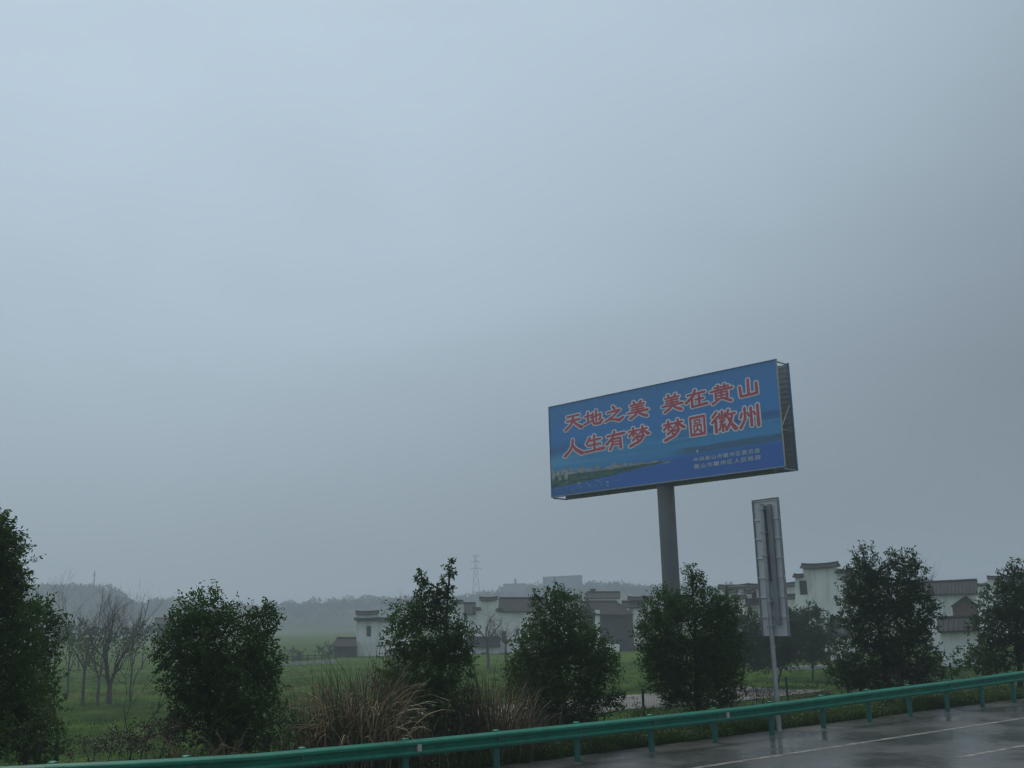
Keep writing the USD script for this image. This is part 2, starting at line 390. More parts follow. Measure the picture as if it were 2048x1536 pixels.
def ridge(name, px0, px1, y0, prof, depth, seed, step=3.0):
    """a low wooded rise whose skyline follows prof (pixel column -> pixel row) at distance y0"""
    xs = np.arange(at(px0, 1240, y0)[0], at(px1, 1240, y0)[0], step)
    ys = np.concatenate([np.linspace(0, 1, 14)])
    cols = np.array([proj((x, y0, 3))[0] for x in xs])
    top = np.array([at(c, np.interp(c, *zip(*prof)), y0)[2] for c in cols])
    Xg, Tg = np.meshgrid(xs, ys, indexing='ij')
    Yg = y0 - depth + Tg * 2 * depth
    Zg = FIELD - 0.4 + (top[:, None] - 3.0 - FIELD) * np.sin(np.pi * Tg) ** 0.7
    Zg += (fbm(np.stack([Xg * 0.05, Yg * 0.05, Zg * 0], -1), 3, seed) - 0.5) * 3 * np.sin(np.pi * Tg)
    solo(name, sheet(Xg, Yg, Zg), HILLSIDE, kind='structure', smooth=True)
    return xs, top

def clump_mesh(n, rng, size=1.0):
    """a small crown made of leaf-like facets round an uneven ball"""
    d = rng.normal(size=(n, 3)); d /= np.linalg.norm(d, axis=1, keepdims=True)
    r = 0.75 + 0.45 * fbm(d * 1.7 + rng.uniform(0, 50), 3, 3)
    c = d * r[:, None] * rng.uniform(0.72, 1.0, (n, 1))
    return leaf_quads(c, d + rng.normal(size=(n, 3)) * 0.6, rng, 0.30 * size, 0.17 * size)

def leaf_quads(c, d, rng, length, width, droop=0.25):
    """n pointed leaves of two folded triangles at c, pointing along d"""
    n = len(c)
    d = np.array(d, float); d[:, 2] -= droop
    d /= np.linalg.norm(d, axis=1, keepdims=True) + 1e-9
    s = np.cross(d, rng.normal(size=(n, 3))); s /= np.linalg.norm(s, axis=1, keepdims=True) + 1e-9
    up = np.cross(s, d)
    L = length * rng.uniform(0.7, 1.25, (n, 1)); W = width * rng.uniform(0.75, 1.2, (n, 1))
    mid = c + d * L * 0.45 + up * W * 0.18
    v = np.stack([c, mid + s * W * 0.5, c + d * L, mid - s * W * 0.5], 1).reshape(-1, 3)
    k = np.arange(n)[:, None] * 4
    f = np.vstack([k + [[0, 1, 2]], k + [[0, 2, 3]]])
    return v, f

rng = np.random.default_rng(11)
HILL_PROF = [(-300, 1215), (0, 1208), (120, 1206), (300, 1206), (360, 1200), (480, 1214), (620, 1206), (720, 1200), (900, 1196), (1020, 1180), (1080, 1172), (1200, 1168), (1300, 1172), (1500, 1180), (1800, 1175), (2300, 1160)]
xsA, topA = ridge('hills', -350, 2400, 700, HILL_PROF, 120, 3, 4.0)
LEFT_PROF = [(-300, 1170), (60, 1176), (110, 1176), (150, 1168), (180, 1170), (200, 1172), (240, 1180), (258, 1206), (300, 1222), (330, 1235)]
xsB, topB = ridge('hills', -350, 330, 640, LEFT_PROF, 60, 9)
# canopy of the far woods: one mass that nobody could count
proto = [clump_mesh(170, np.random.default_rng(50 + k)) for k in range(4)]
def wood(name, xs, top, y0, depth, n, rad, seed, label):
    r = np.random.default_rng(seed)
    path = '/World/' + numbered('/World', name)
    pi = UsdGeom.PointInstancer.Define(stage, path)
    for k, p in enumerate(proto):
        m = usdkit.mesh(stage, f'{path}/tree_clump_{k + 1:03d}', p, WOODLAND)
        pi.CreatePrototypesRel().AddTarget(m.GetPath())
    x = r.uniform(xs[0], xs[-1], n)
    u = np.abs(r.normal(0, 0.38, n)); u = np.where(u > 0.95, 0.5, u)
    zt = np.interp(x, xs, top)
    y = y0 - depth * u
    z = FIELD + (zt - rad * 1.0 - FIELD) * np.sin(np.pi * (0.5 - 0.5 * u)) ** 0.7 + r.normal(0, 0.6, n)
    s = rad * r.uniform(0.55, 1.3, n)
    pi.CreatePositionsAttr(Vt.Vec3fArray.FromNumpy(np.stack([x, y, z], 1).astype(np.float32)))
    pi.CreateScalesAttr(Vt.Vec3fArray.FromNumpy(np.stack([s, s, s * r.uniform(0.8, 1.3, n)], 1).astype(np.float32)))
    pi.CreateProtoIndicesAttr(Vt.IntArray.FromNumpy(r.integers(0, 4, n).astype(np.int32)))
    a = r.uniform(0, 2 * np.pi, n)
    pi.CreateOrientationsAttr(Vt.QuathArray([Gf.Quath(float(math.cos(q / 2)), 0, 0, float(math.sin(q / 2))) for q in a]))
    custom(pi.GetPrim(), label=label, category='wood', kind='stuff')
wood('far_wood', xsA, topA, 700, 120, 1700, 4.2, 1, 'hazy blue-green woods covering the low far hills along the horizon')
wood('far_wood', xsB, topB, 640, 60, 450, 5.0, 2, 'misty grey-green wooded rise behind the bare trees at left')

# ------------------------------------------------------------------ guardrail
def rail_dz(t):
    """the small sag of the rail, read off the photograph"""
    ts, zs = RAIL_DZ
    return np.interp(t, ts, zs)
_pix = [(0, 1531), (250, 1521), (480, 1509), (814, 1480), (980, 1464), (1301, 1432), (1500, 1411), (1736, 1381), (1900, 1361), (2048, 1341)]
_tz = []
for x, y in _pix:
    d = ray(x, y)
    k = RAIL_OFF / (d[:2] @ RN)
    p = EYE + d * k
    _tz.append((p[:2] @ RD, p[2] - RAIL_TOP))
RAIL_DZ = list(zip(*sorted(_tz)))
T0 = row_t(115, 0.0)
POST_T = []
for px in (115, 380, 609, 814, 994, 1154, 1301, 1428, 1541, 1644, 1736, 1818, 1893, 1963, 2027):
    POST_T.append(row_t(px, 0.12))
POST_T = np.array(POST_T)
_st = np.polyfit(np.arange(15), POST_T, 1)
GUARD = Thing('guardrail', 'long green steel W-beam guardrail on posts along the wet highway edge', 'guardrail', rail_pt(np.polyval(_st, 0), 0.1, 0))
# W profile: (offset towards the road, height), from the top edge down; sheet 4 mm thick
_prof = np.array([(0.0, 0.0), (0.012, -0.012), (0.055, -0.030), (0.078, -0.050), (0.083, -0.075), (0.076, -0.098), (0.02, -0.132), (0.004, -0.150), (0.004, -0.162),
                  (0.02, -0.180), (0.076, -0.214), (0.083, -0.237), (0.078, -0.262), (0.055, -0.282), (0.012, -0.300), (0.0, -0.312)])
def rail_panel(t0, t1, dn=0.0):
    n = 5
    ts = np.linspace(t0, t1, n)
    loop = np.vstack([_prof, _prof[::-1] - [0.005, 0.0]])
    m = len(loop)
    v = np.array([rail_pt(t, -(o + dn), RAIL_TOP + rail_dz(t) + h) for t in ts for o, h in loop])
    i, j = np.meshgrid(np.arange(n - 1), np.arange(m), indexing='ij')
    q = np.stack([i * m + j, i * m + (j + 1) % m, (i + 1) * m + (j + 1) % m, (i + 1) * m + j], -1).reshape(-1, 4)
    return v, np.vstack([q[:, [0, 2, 1]], q[:, [0, 3, 2]]])
_p0, _sp = np.polyval(_st, 0), _st[0]
def post_t(k):
    return POST_T[k] if 0 <= k < 15 else (POST_T[0] + 2.1 * k if k < 0 else POST_T[14] + 1.85 * (k - 14))
for k in range(-2, 30, 2):
    a = post_t(k)
    dn = 0.0 if (k // 2) % 2 else 0.007
    if a > -40:
        GUARD.part('rail_panel', rail_panel(a - 0.16, post_t(k + 2) + 0.16, dn), GREEN_PAINT, smooth=35)
        mb = MB()
        for du in (-0.10, 0.10):
            for h in (-0.055, -0.11, -0.20, -0.255):
                o = np.interp(-h, -_prof[:, 1], _prof[:, 0]) + 0.012
                c = rail_pt(a + du, -o, RAIL_TOP + rail_dz(a) + h)
                mb.tube([c, c - np.array([RN[0], RN[1], 0]) * 0.014], 0.014, 6)
        GUARD.part('splice_bolts', mb, BOLT, kind='stuff')
def Mrail(t, s, z):
    def go(v):
        return np.array([rail_pt(t + a, s + b, z + c) for a, b, c in v])
    return go
for k in range(-1, 29):
    t = post_t(k)
    z1 = RAIL_TOP + rail_dz(t)
    c = rail_pt(t, 0.19, 0)
    mb = MB().tube([c + [0, 0, -0.3], c + [0, 0, z1 - 0.012]], 0.066, 14)
    post = GUARD.part('post', mb, GREEN_POST, smooth=40)
    mb = MB().tube([c + [0, 0, z1 - 0.012], c + [0, 0, z1 + 0.002], c + [0, 0, z1 + 0.016]], [0.075, 0.075, 0.045], 14)
    GUARD.part('post_cap', mb, GREEN_PAINT, parent=post, smooth=30)
    mb = MB().box((-0.10, -0.03, -0.28), (0.10, 0.125, -0.03), Mrail(t, 0, z1))
    GUARD.part('spacer_block', mb, GREEN_POST, parent=post)
for px, lab in ((836, None), (1449, None)):
    t = row_t(px, -0.03)
    z1 = RAIL_TOP + rail_dz(t) - 0.155
    mb = MB().box((-0.045, -0.085, -0.065), (0.045, -0.006, 0.065), Mrail(t, 0, z1))
    GUARD.part('reflector', mb, REFLECT)
# ------------------------------------------------------------------ billboard
BL, BR, BZ, BH, BT = np.array([2.453, 67.69]), np.array([14.80, 55.774]), 10.67, 6.0, 1.45
BW = float(np.linalg.norm(BR - BL))
b_mid = (BL + BR) / 2
b_ang = math.atan2(BR[1] - BL[1], BR[0] - BL[0])
bu = (BR - BL) / BW
bn = np.array([-bu[1], bu[0]])
# local axes: x along the face, y away from the viewer, z up from the ground under the pole
def b_uw(px, py):
    d = ray(px, py)
    k = ((BL - EYE[:2]) @ bn) / (d[:2] @ bn)
    p = EYE + d * k
    return (p[:2] - BL) @ bu, p[2] - BZ
pole_top = at(1331, 967, 62.0)
_pu = float(np.clip((np.array(pole_top[:2]) - BL) @ bu, 0, BW))
_dl = ray(1331, 975); _k = ((BL + bn * BT / 2) @ bn) / (_dl[:2] @ bn)
_pu = ((_dl * _k)[:2] - BL) @ bu
pole_xy = BL + bu * _pu + bn * BT / 2
pole_z = float(gz(pole_xy[0], pole_xy[1]))
BB = Thing('billboard', 'large blue double-sided billboard with red Chinese slogan on one tall grey pole', 'billboard', (pole_xy[0], pole_xy[1], pole_z), b_ang)
def bl(u, v, w):
    """billboard coordinates (along the face from its left end, away, above its lower edge) to the thing's own"""
    return np.array([u - _pu, v - BT / 2, BZ + w - pole_z])
def bbox(mb, u0, u1, v0, v1, w0, w1):
    return mb.box(bl(u0, v0, w0), bl(u1, v1, w1))
mb = MB().tube([[0, 0, -0.6], [0, 0, BZ - pole_z - 0.02]], 0.52, 40)
BB.part('pole', mb, POLE_GREY, local=True, smooth=40)
mb = MB().tube([[0, 0, -0.2], [0, 0, 0.06], [0, 0, 0.08]], [0.95, 0.95, 0.9], 32)
BB.part('base_flange', mb, POLE_GREY, local=True, smooth=30)
# printed face: the picture is colour on a flat sheet
NU, NW = 520, 176
uu, ww = np.meshgrid(np.linspace(0, 1, NU), np.linspace(0, 1, NW), indexing='ij')
def mixc(a, b, k):
    return np.asarray(a) * (1 - k[..., None]) + np.asarray(b) * k[..., None]
P3 = np.stack([uu * 9, ww * 9, uu * 0], -1)
nz = fbm(P3 * [0.5, 2.2, 1], 4, 7)
img = mixc((0.050, 0.150, 0.330), (0.035, 0.155, 0.385), smooth(1 - ww, 0.0, 0.35) * (0.4 + 0.6 * nz))
img = mixc(img, (0.045, 0.20, 0.36), smooth(1 - ww, 0.42, 0.62) * smooth(ww, 0.2, 0.3) * (0.35 + 0.65 * nz))
band = np.exp(-((ww - (0.47 + 0.05 * np.sin(uu * 7 + 1.0) - 0.03 * uu + 0.05 * (nz - 0.5))) / 0.045) ** 2)
img = mixc(img, (0.028, 0.075, 0.20), 0.75 * band * smooth(np.abs(uu - 0.42), 0.05, 0.35))
cloud = smooth(fbm(P3 * [0.35, 3.0, 1] + 30, 4, 2), 0.48, 0.72)
img = mixc(img, (0.10, 0.27, 0.42), 0.6 * cloud * np.exp(-((ww - 0.36) / 0.13) ** 2))
water = smooth(0.24 - ww, -0.03, 0.04)
img = mixc(img, (0.030, 0.085, 0.30), water * (0.55 + 0.45 * fbm(P3 * [1.0, 9, 1], 3, 4)))
img = mixc(img, (0.028, 0.10, 0.22), smooth(0.14 - ww, 0, 0.1) * smooth(0.35 - uu, 0, 0.3) * 0.7)
# far shore on the right
fs = 0.285 + 0.02 * fbm(P3 * [2.5, 0, 1], 3, 8) + 0.02 * (uu - 0.6)
img = mixc(img, (0.045, 0.075, 0.12), 0.75 * smooth(fs - ww + 0.02, 0, 0.02) * smooth(ww, 0.225, 0.26) * smooth(uu, 0.54, 0.66))
dots = smooth(noise(np.stack([uu * 120, ww * 60, uu * 0], -1), 21), 0.80, 0.9) * np.exp(-((ww - 0.262) / 0.012) ** 2) * smooth(uu, 0.56, 0.6) * smooth(0.8 - uu, 0, 0.05)
img = mixc(img, (0.45, 0.45, 0.46), dots)
# the wooded tongue of land with the town on it
tip = np.clip(uu / 0.56, 0, 1)
top = 0.205 + (1 - tip) * 0.012
bot = 0.205 - (1 - tip) ** 0.8 * 0.115 + 0.012 * (fbm(P3 * [2, 0, 1], 3, 12) - 0.5)
bh = 0.075 * (1 - tip) ** 0.6 * noise(np.stack([np.floor(uu * 95), uu * 0, uu * 0], -1), 31) ** 1.3 + 0.02 * (1 - tip) ** 0.4
inland = (uu < 0.56)
town = inland & (ww < top + bh) & (ww >= top - 0.02)
tone = noise(np.stack([np.floor(uu * 95) * 1.7, np.floor(ww * 90) * 0.9, uu * 0], -1), 33)
img = np.where(town[..., None], mixc((0.10, 0.13, 0.16), (0.26, 0.26, 0.26), tone), img)
trees = inland & (ww < top + 0.014 * (fbm(P3 * [9, 9, 1], 3, 14) - 0.3)) & (ww > bot)
tg = fbm(P3 * [7, 12, 1], 4, 16)
img = np.where(trees[..., None], mixc((0.020, 0.055, 0.060), (0.055, 0.115, 0.085), smooth(tg, 0.35, 0.65)), img)
hi = inland & (uu < 0.10) & (ww < 0.262) & (ww > 0.17) & (np.floor(uu * 60) % 2 < 1)
img = np.where(hi[..., None], mixc((0.09, 0.11, 0.13), (0.30, 0.30, 0.30), noise(np.stack([np.floor(uu * 120), np.floor(ww * 40), uu * 0], -1), 40)), img)
boats = (noise(np.stack([uu * 90, ww * 70, uu * 0], -1), 44) > 0.84) & (ww < 0.115) & (ww > 0.035) & (uu > 0.07) & (uu < 0.33)
img = np.where(boats[..., None], np.array([0.22, 0.27, 0.32]), img)
img = np.clip(img * 1.75, 0, 0.72)
img = img * (0.94 + 0.12 * fbm(P3 * 20, 2, 50))[..., None]
vv, ff = sheet(uu * BW, np.zeros_like(uu), ww * BH)
vv = vv + bl(0, -0.006, 0)
ff = ff[:, ::-1] if np.cross(vv[ff[0, 1]] - vv[ff[0, 0]], vv[ff[0, 2]] - vv[ff[0, 0]])[1] > 0 else ff
PRINT = usdkit.material(stage, '/World/Looks/printed_vinyl', {'a': ('attribute', {'attribute': 'print_colour'}), 'p': ('principled_bsdf', {'roughness': 0.5, 'specular_ior_level': 0.35})},
                        [('a.color', 'p.base_color')], surface='p.BSDF')
face = BB.part('printed_face', (vv, ff), PRINT, local=True, label='blue printed face showing lake, wooded shore and town')
UsdGeom.PrimvarsAPI(stage.GetPrimAtPath(face)).CreatePrimvar('print_colour', Sdf.ValueTypeNames.Color3fArray, 'vertex').Set(Vt.Vec3fArray.FromNumpy(np.ascontiguousarray(img.reshape(-1, 3), dtype=np.float32)))

GLYPHS = {
 'heaven': [[(18,12,9),(82,10,10)],[(14,40,9),(86,37,10)],[(50,12,9),(48,40,10),(34,66,11),(8,90,14)],[(50,44,8),(68,66,12),(92,86,18)]],
 'earth': [[(4,32,9),(38,29,9)],[(21,8,9),(21,70,9)],[(0,78,10),(40,64,9)],[(38,44,8),(90,30,9),(88,58,9),(80,62,8)],[(66,4,9),(66,68,8)],[(48,18,9),(48,70,10),(58,84,12),(84,84,14),(100,66,10)]],
 'of': [[(46,2,10),(54,16,12)],[(16,34,9),(80,28,10),(50,56,9),(6,84,10)],[(20,76,8),(50,78,11),(76,88,17),(98,74,9)]],
 'beauty': [[(32,0,9),(38,14,9)],[(68,0,9),(60,14,9)],[(16,19,8),(84,17,8)],[(22,33,8),(78,31,8)],[(50,17,8),(50,60,8)],[(20,47,8),(80,45,8)],[(2,62,9),(60,60,9),(98,58,12)],[(48,62,9),(38,78,10),(14,94,13)],[(54,64,8),(68,78,11),(92,92,15)]],
 'at': [[(10,26,9),(90,20,11)],[(46,2,10),(36,34,10),(2,66,12)],[(30,46,9),(30,94,10)],[(46,56,8),(84,53,8)],[(64,34,9),(64,88,9)],[(36,92,10),(98,86,14)]],
 'yellow': [[(20,14,8),(82,12,8)],[(36,2,8),(36,26,8)],[(66,0,8),(66,26,8)],[(2,31,9),(98,26,11)],[(24,43,7),(76,42,7),(76,75,7),(24,75,7),(24,43,7)],[(24,58,7),(76,58,7)],[(50,30,7),(50,75,7)],[(38,78,9),(10,97,12)],[(62,78,9),(90,95,13)]],
 'mountain': [[(50,2,11),(50,84,11)],[(8,34,11),(12,86,12),(90,82,12),(90,26,11)]],
 'person': [[(48,2,10),(44,40,11),(30,66,12),(2,94,15)],[(48,36,9),(64,64,15),(96,90,20)]],
 'life': [[(26,10,10),(8,44,10)],[(22,27,9),(84,24,9)],[(16,55,9),(82,52,9)],[(50,0,10),(50,86,9)],[(0,90,11),(60,85,11),(98,82,17)]],
 'have': [[(8,22,9),(98,17,13)],[(48,0,10),(38,34,10),(4,66,12)],[(36,44,9),(34,72,9),(22,98,12)],[(36,42,9),(78,39,9),(78,96,12)],[(36,57,7),(78,57,7)],[(36,73,7),(78,73,7)]],
 'dream': [[(4,18,8),(46,16,8)],[(26,0,8),(26,46,8)],[(24,22,7),(4,44,9)],[(28,24,7),(42,36,7)],[(54,16,8),(94,13,8)],[(72,-2,8),(72,44,8)],[(70,20,7),(54,40,7)],[(74,20,8),(100,44,14)],[(46,46,8),(22,68,9)],[(42,56,8),(78,50,9),(56,78,11),(8,98,13)],[(44,67,8),(58,76,9)]],
 'round': [[(8,8,10),(92,6,10),(92,94,10),(10,94,10),(8,8,10)],[(34,22,5),(66,22,5),(66,36,5),(34,36,5),(34,22,5)],[(29,72,6),(29,47,6),(71,47,6),(71,72,6)],[(50,54,6),(46,70,6),(26,86,7)],[(54,70,6),(74,85,8)]],
 'emblem': [[(20,2,8),(2,24,9)],[(24,24,8),(0,50,10)],[(15,44,9),(15,98,11)],[(32,10,6),(32,24,6),(56,24,6),(56,10,6)],[(44,0,6),(44,24,6)],[(30,34,6),(58,34,6)],[(46,38,6),(34,51,6),(50,52,6)],[(54,44,6),(34,66,6),(57,66,6)],[(45,66,6),(45,98,7)],[(36,75,6),(29,90,7)],[(53,74,6),(60,86,7)],[(73,0,8),(62,30,9)],[(68,22,8),(100,20,8)],[(88,24,8),(80,60,9),(60,94,10)],[(70,36,8),(82,66,11),(100,94,17)]],
 'prefecture': [[(11,30,9),(5,50,9)],[(27,6,10),(27,58,10),(4,96,13)],[(40,32,8),(46,46,8)],[(57,10,10),(57,92,11)],[(70,30,8),(76,44,8)],[(90,2,11),(90,96,13)],],
}
SMALL = {
 'centre': [[[(9,-17),(32,-17),(33,-5),(39,-5),(39,-17),(62,-17),(63,-49),(56,-49),(56,-46),(39,-46),(39,-67),(33,-67),(32,-46),(16,-46),(15,-50),(9,-49)],[(39,-38),(56,-39),(56,-24),(39,-24)],[(32,-24),(16,-24),(16,-39),(32,-39)]]],
 'joint': [[[(6,-45),(6,-39),(21,-39),(21,-26),(9,-26),(9,-19),(21,-19),(21,-6),(28,-6),(28,-19),(44,-19),(44,-6),(51,-6),(51,-19),(64,-19),(63,-26),(51,-26),(51,-39),(66,-39),(66,-46),(46,-46),(65,-62),(60,-67),(41,-52),(41,-50),(44,-49),(45,-46)],[(28,-26),(28,-39),(44,-39),(44,-26)]],[[(7,-63),(9,-60),(17,-56),(24,-48),(31,-50),(25,-58),(13,-67),(11,-67)]]],
 'yellow': [[[(7,-64),(8,-61),(20,-58),(22,-56),(13,-54),(13,-31),(32,-30),(32,-28),(7,-28),(7,-22),(22,-22),(22,-17),(11,-17),(11,-11),(22,-11),(23,-5),(29,-5),(29,-11),(43,-11),(43,-5),(49,-5),(50,-11),(61,-11),(61,-17),(50,-17),(50,-22),(66,-22),(65,-28),(39,-28),(39,-30),(59,-31),(59,-55),(52,-56),(65,-62),(62,-67),(41,-59),(42,-55),(30,-55),(32,-59),(13,-67),(10,-67)],[(39,-40),(52,-40),(52,-36),(39,-36)],[(40,-46),(39,-49),(52,-49),(52,-45)],[(30,-21),(43,-22),(43,-17),(30,-17),(29,-18)],[(20,-40),(32,-40),(32,-36),(20,-36)],[(21,-46),(20,-49),(32,-49),(32,-45)]]],
 'mountain': [[[(10,-19),(17,-19),(17,-55),(32,-55),(32,-7),(39,-6),(39,-55),(54,-55),(55,-19),(62,-19),(62,-66),(56,-67),(55,-62),(10,-62)]]],
 'city': [[[(6,-21),(7,-15),(32,-15),(32,-11),(30,-10),(30,-6),(32,-5),(37,-6),(41,-15),(66,-15),(65,-22),(39,-22),(39,-28),(60,-29),(60,-56),(55,-59),(44,-59),(42,-54),(43,-52),(53,-52),(53,-35),(39,-35),(39,-67),(33,-67),(32,-35),(19,-35),(19,-59),(13,-59),(12,-29),(32,-28),(32,-22)]]],
 'emblem': [[[(4,-38),(14,-25),(16,-19),(22,-19),(23,-9),(27,-10),(28,-19),(30,-19),(31,-5),(36,-5),(36,-19),(39,-19),(39,-10),(45,-10),(46,-22),(48,-19),(50,-5),(56,-6),(54,-18),(66,-18),(66,-24),(63,-24),(62,-38),(59,-50),(61,-56),(67,-61),(67,-64),(64,-67),(61,-66),(54,-58),(46,-67),(44,-67),(40,-58),(36,-55),(36,-65),(34,-66),(27,-66),(26,-62),(21,-63),(18,-61),(18,-67),(12,-67),(12,-40),(8,-43)],[(52,-24),(54,-37),(56,-37),(57,-24)],[(35,-33),(32,-38),(35,-38),(37,-35),(40,-35),(42,-37),(41,-41),(44,-42),(48,-49),(48,-52),(44,-54),(45,-58),(47,-58),(52,-50),(49,-36),(45,-38),(42,-33)],[(21,-25),(18,-30),(18,-59),(23,-55),(20,-51),(20,-48),(25,-45),(21,-43),(20,-39),(27,-34),(21,-33),(21,-27),(45,-27),(46,-24)],[(35,-45),(39,-46),(39,-44),(36,-43)],[(37,-51),(38,-53),(38,-51)],[(30,-52),(26,-61),(31,-61)]],[[(5,-20),(5,-18),(14,-9),(15,-5),(21,-7),(19,-13),(9,-24)]]],
 'prefecture': [[[(5,-40),(8,-34),(11,-21),(18,-22),(19,-6),(25,-7),(25,-23),(31,-23),(35,-35),(36,-9),(43,-8),(43,-23),(48,-22),(55,-32),(55,-7),(62,-6),(62,-65),(55,-64),(55,-40),(49,-40),(47,-32),(44,-28),(43,-62),(36,-61),(36,-40),(30,-42),(27,-30),(25,-30),(22,-51),(16,-62),(12,-66),(10,-66),(7,-63),(7,-60),(13,-54),(17,-44),(18,-26),(16,-26),(11,-42)]]],
 'district': [[[(9,-9),(64,-8),(64,-15),(52,-15),(56,-18),(56,-21),(45,-35),(58,-50),(58,-52),(54,-56),(41,-42),(23,-56),(18,-52),(19,-49),(29,-43),(34,-37),(20,-24),(20,-21),(22,-19),(26,-19),(40,-31),(46,-24),(50,-15),(16,-15),(16,-58),(65,-58),(66,-65),(9,-65)]]],
 'committee': [[[(5,-36),(6,-34),(14,-32),(23,-26),(7,-25),(7,-19),(32,-19),(32,-14),(12,-15),(12,-9),(39,-8),(55,-5),(59,-9),(58,-11),(40,-13),(39,-19),(65,-19),(65,-25),(49,-26),(59,-32),(67,-34),(63,-40),(66,-41),(66,-47),(52,-47),(47,-55),(63,-60),(65,-61),(65,-63),(59,-67),(51,-63),(39,-61),(27,-65),(9,-67),(7,-61),(20,-60),(25,-57),(15,-54),(20,-49),(20,-47),(6,-47),(6,-41),(8,-40)],[(35,-39),(34,-41),(62,-41),(54,-37),(40,-28),(39,-38)],[(27,-50),(29,-52),(39,-53),(43,-50),(43,-47),(29,-47)],[(11,-40),(25,-41),(29,-34),(32,-34),(32,-28),(22,-35)]]],
 'member': [[[(7,-63),(8,-61),(26,-56),(32,-49),(32,-39),(39,-39),(38,-52),(42,-52),(65,-61),(64,-65),(60,-67),(51,-62),(40,-59),(36,-56),(32,-60),(18,-66),(10,-67)],[(39,-54),(37,-53),(37,-54)]],[[(13,-56),(13,-30),(60,-31),(60,-55),(53,-55),(53,-37),(52,-36),(20,-36),(20,-55)]],[[(15,-8),(57,-8),(57,-26),(15,-26)],[(22,-20),(50,-20),(50,-14),(22,-14)]]],
 'meeting': [[[(6,-30),(7,-27),(23,-19),(36,-5),(42,-8),(41,-12),(48,-18),(66,-27),(63,-33),(56,-31),(55,-29),(52,-29),(52,-32),(20,-32),(20,-30),(10,-34)],[(37,-16),(26,-26),(47,-26)]],[[(9,-45),(9,-38),(63,-38),(63,-45),(49,-46),(58,-55),(63,-64),(58,-67),(54,-62),(13,-65),(11,-59),(14,-58),(25,-45)],[(26,-56),(46,-56),(47,-53),(42,-49),(45,-45),(34,-45)]]],
 'person': [[[(6,-62),(6,-60),(14,-56),(22,-48),(27,-39),(31,-26),(32,-6),(40,-6),(39,-18),(45,-39),(52,-50),(67,-61),(62,-66),(52,-60),(42,-48),(36,-35),(30,-49),(17,-63),(10,-66)]]],
 'people': [[[(8,-63),(10,-60),(10,-9),(58,-9),(58,-29),(40,-29),(39,-32),(40,-37),(63,-38),(62,-44),(43,-44),(46,-53),(53,-59),(57,-59),(58,-50),(64,-52),(62,-63),(59,-66),(52,-66),(46,-63),(41,-58),(34,-44),(17,-44),(17,-57),(34,-53),(34,-60),(12,-67),(9,-66)],[(18,-15),(17,-23),(51,-23),(51,-15)],[(18,-30),(17,-37),(33,-37),(32,-29)]]],
 'policy': [[[(6,-61),(5,-54),(9,-53),(9,-24),(15,-24),(15,-52),(20,-50),(20,-17),(7,-17),(7,-10),(37,-10),(37,-17),(27,-17),(27,-28),(36,-27),(43,-5),(49,-6),(47,-17),(66,-17),(66,-23),(62,-23),(61,-25),(59,-38),(54,-48),(55,-52),(62,-59),(67,-61),(67,-63),(63,-67),(57,-64),(50,-57),(40,-65),(34,-67),(32,-61),(39,-57),(46,-50),(40,-35),(37,-39),(32,-35),(27,-35),(27,-49),(37,-47),(37,-54),(9,-61)],[(45,-28),(48,-39),(51,-41),(55,-24),(54,-23),(45,-23)]]],
 'office': [[[(6,-64),(10,-50),(11,-12),(35,-12),(33,-6),(35,-5),(40,-5),(43,-12),(66,-12),(66,-18),(59,-18),(59,-29),(66,-29),(66,-35),(59,-35),(59,-61),(56,-66),(45,-67),(42,-62),(42,-60),(52,-60),(52,-35),(33,-35),(32,-31),(30,-32),(30,-67),(24,-67),(24,-43),(21,-45),(17,-44),(16,-55),(12,-66),(10,-67)],[(31,-30),(51,-29),(52,-18),(35,-18),(35,-22)],[(17,-37),(19,-37),(23,-32),(27,-24),(28,-18),(17,-19)]],[[(42,-54),(35,-39),(37,-38),(41,-38),(48,-49),(48,-52)]]],
}

def glyph_shape(g, grow=0.0):
    parts = []
    for st in g:
        for (x0, y0, w0), (x1, y1, w1) in zip(st, st[1:]):
            a = shapely.Point(x0, -y0).buffer(w0 / 2 + grow, quad_segs=4)
            b = shapely.Point(x1, -y1).buffer(w1 / 2 + grow, quad_segs=4)
            parts.append(MultiPoint(list(a.exterior.coords) + list(b.exterior.coords)).convex_hull)
    return unary_union(parts).simplify(0.35)
def flat(shape, depth=0.004):
    out = []
    for g in getattr(shape, 'geoms', [shape]):
        if g.area > 0:
            out.append(trimesh.creation.extrude_polygon(g, depth, engine='earcut'))
    return trimesh.util.concatenate(out)
def on_face(m, u0, wtop, su, sw, v):
    """glyph box units (x right, y down from 0 to -100) laid on the face with its top left at (u0, wtop)"""
    p = np.array(m.vertices)
    q = np.column_stack([u0 + p[:, 0] / 100 * su - _pu, -p[:, 2] + v - BT / 2, BZ - pole_z + wtop + p[:, 1] / 100 * sw])
    return q, np.array(m.faces)
def zoom1(x, y):
    return b_uw(1080 + x * 560 / 2048, 700 + y * 560 / 2048)
ROW1 = [('heaven', 178, 312, 470, 590), ('earth', 325, 458, 440, 562), ('of', 472, 612, 410, 530), ('beauty', 640, 790, 375, 505), ('beauty', 892, 1042, 320, 455), ('at', 1066, 1222, 292, 420), ('yellow', 1246, 1410, 248, 385), ('mountain', 1450, 1600, 218, 352)]
ROW2 = [('person', 180, 312, 655, 775), ('life', 332, 468, 625, 752), ('have', 482, 620, 590, 722), ('dream', 648, 795, 565, 700), ('dream', 902, 1055, 515, 655), ('round', 1092, 1215, 482, 625), ('emblem', 1262, 1430, 445, 600), ('prefecture', 1460, 1612, 405, 562)]
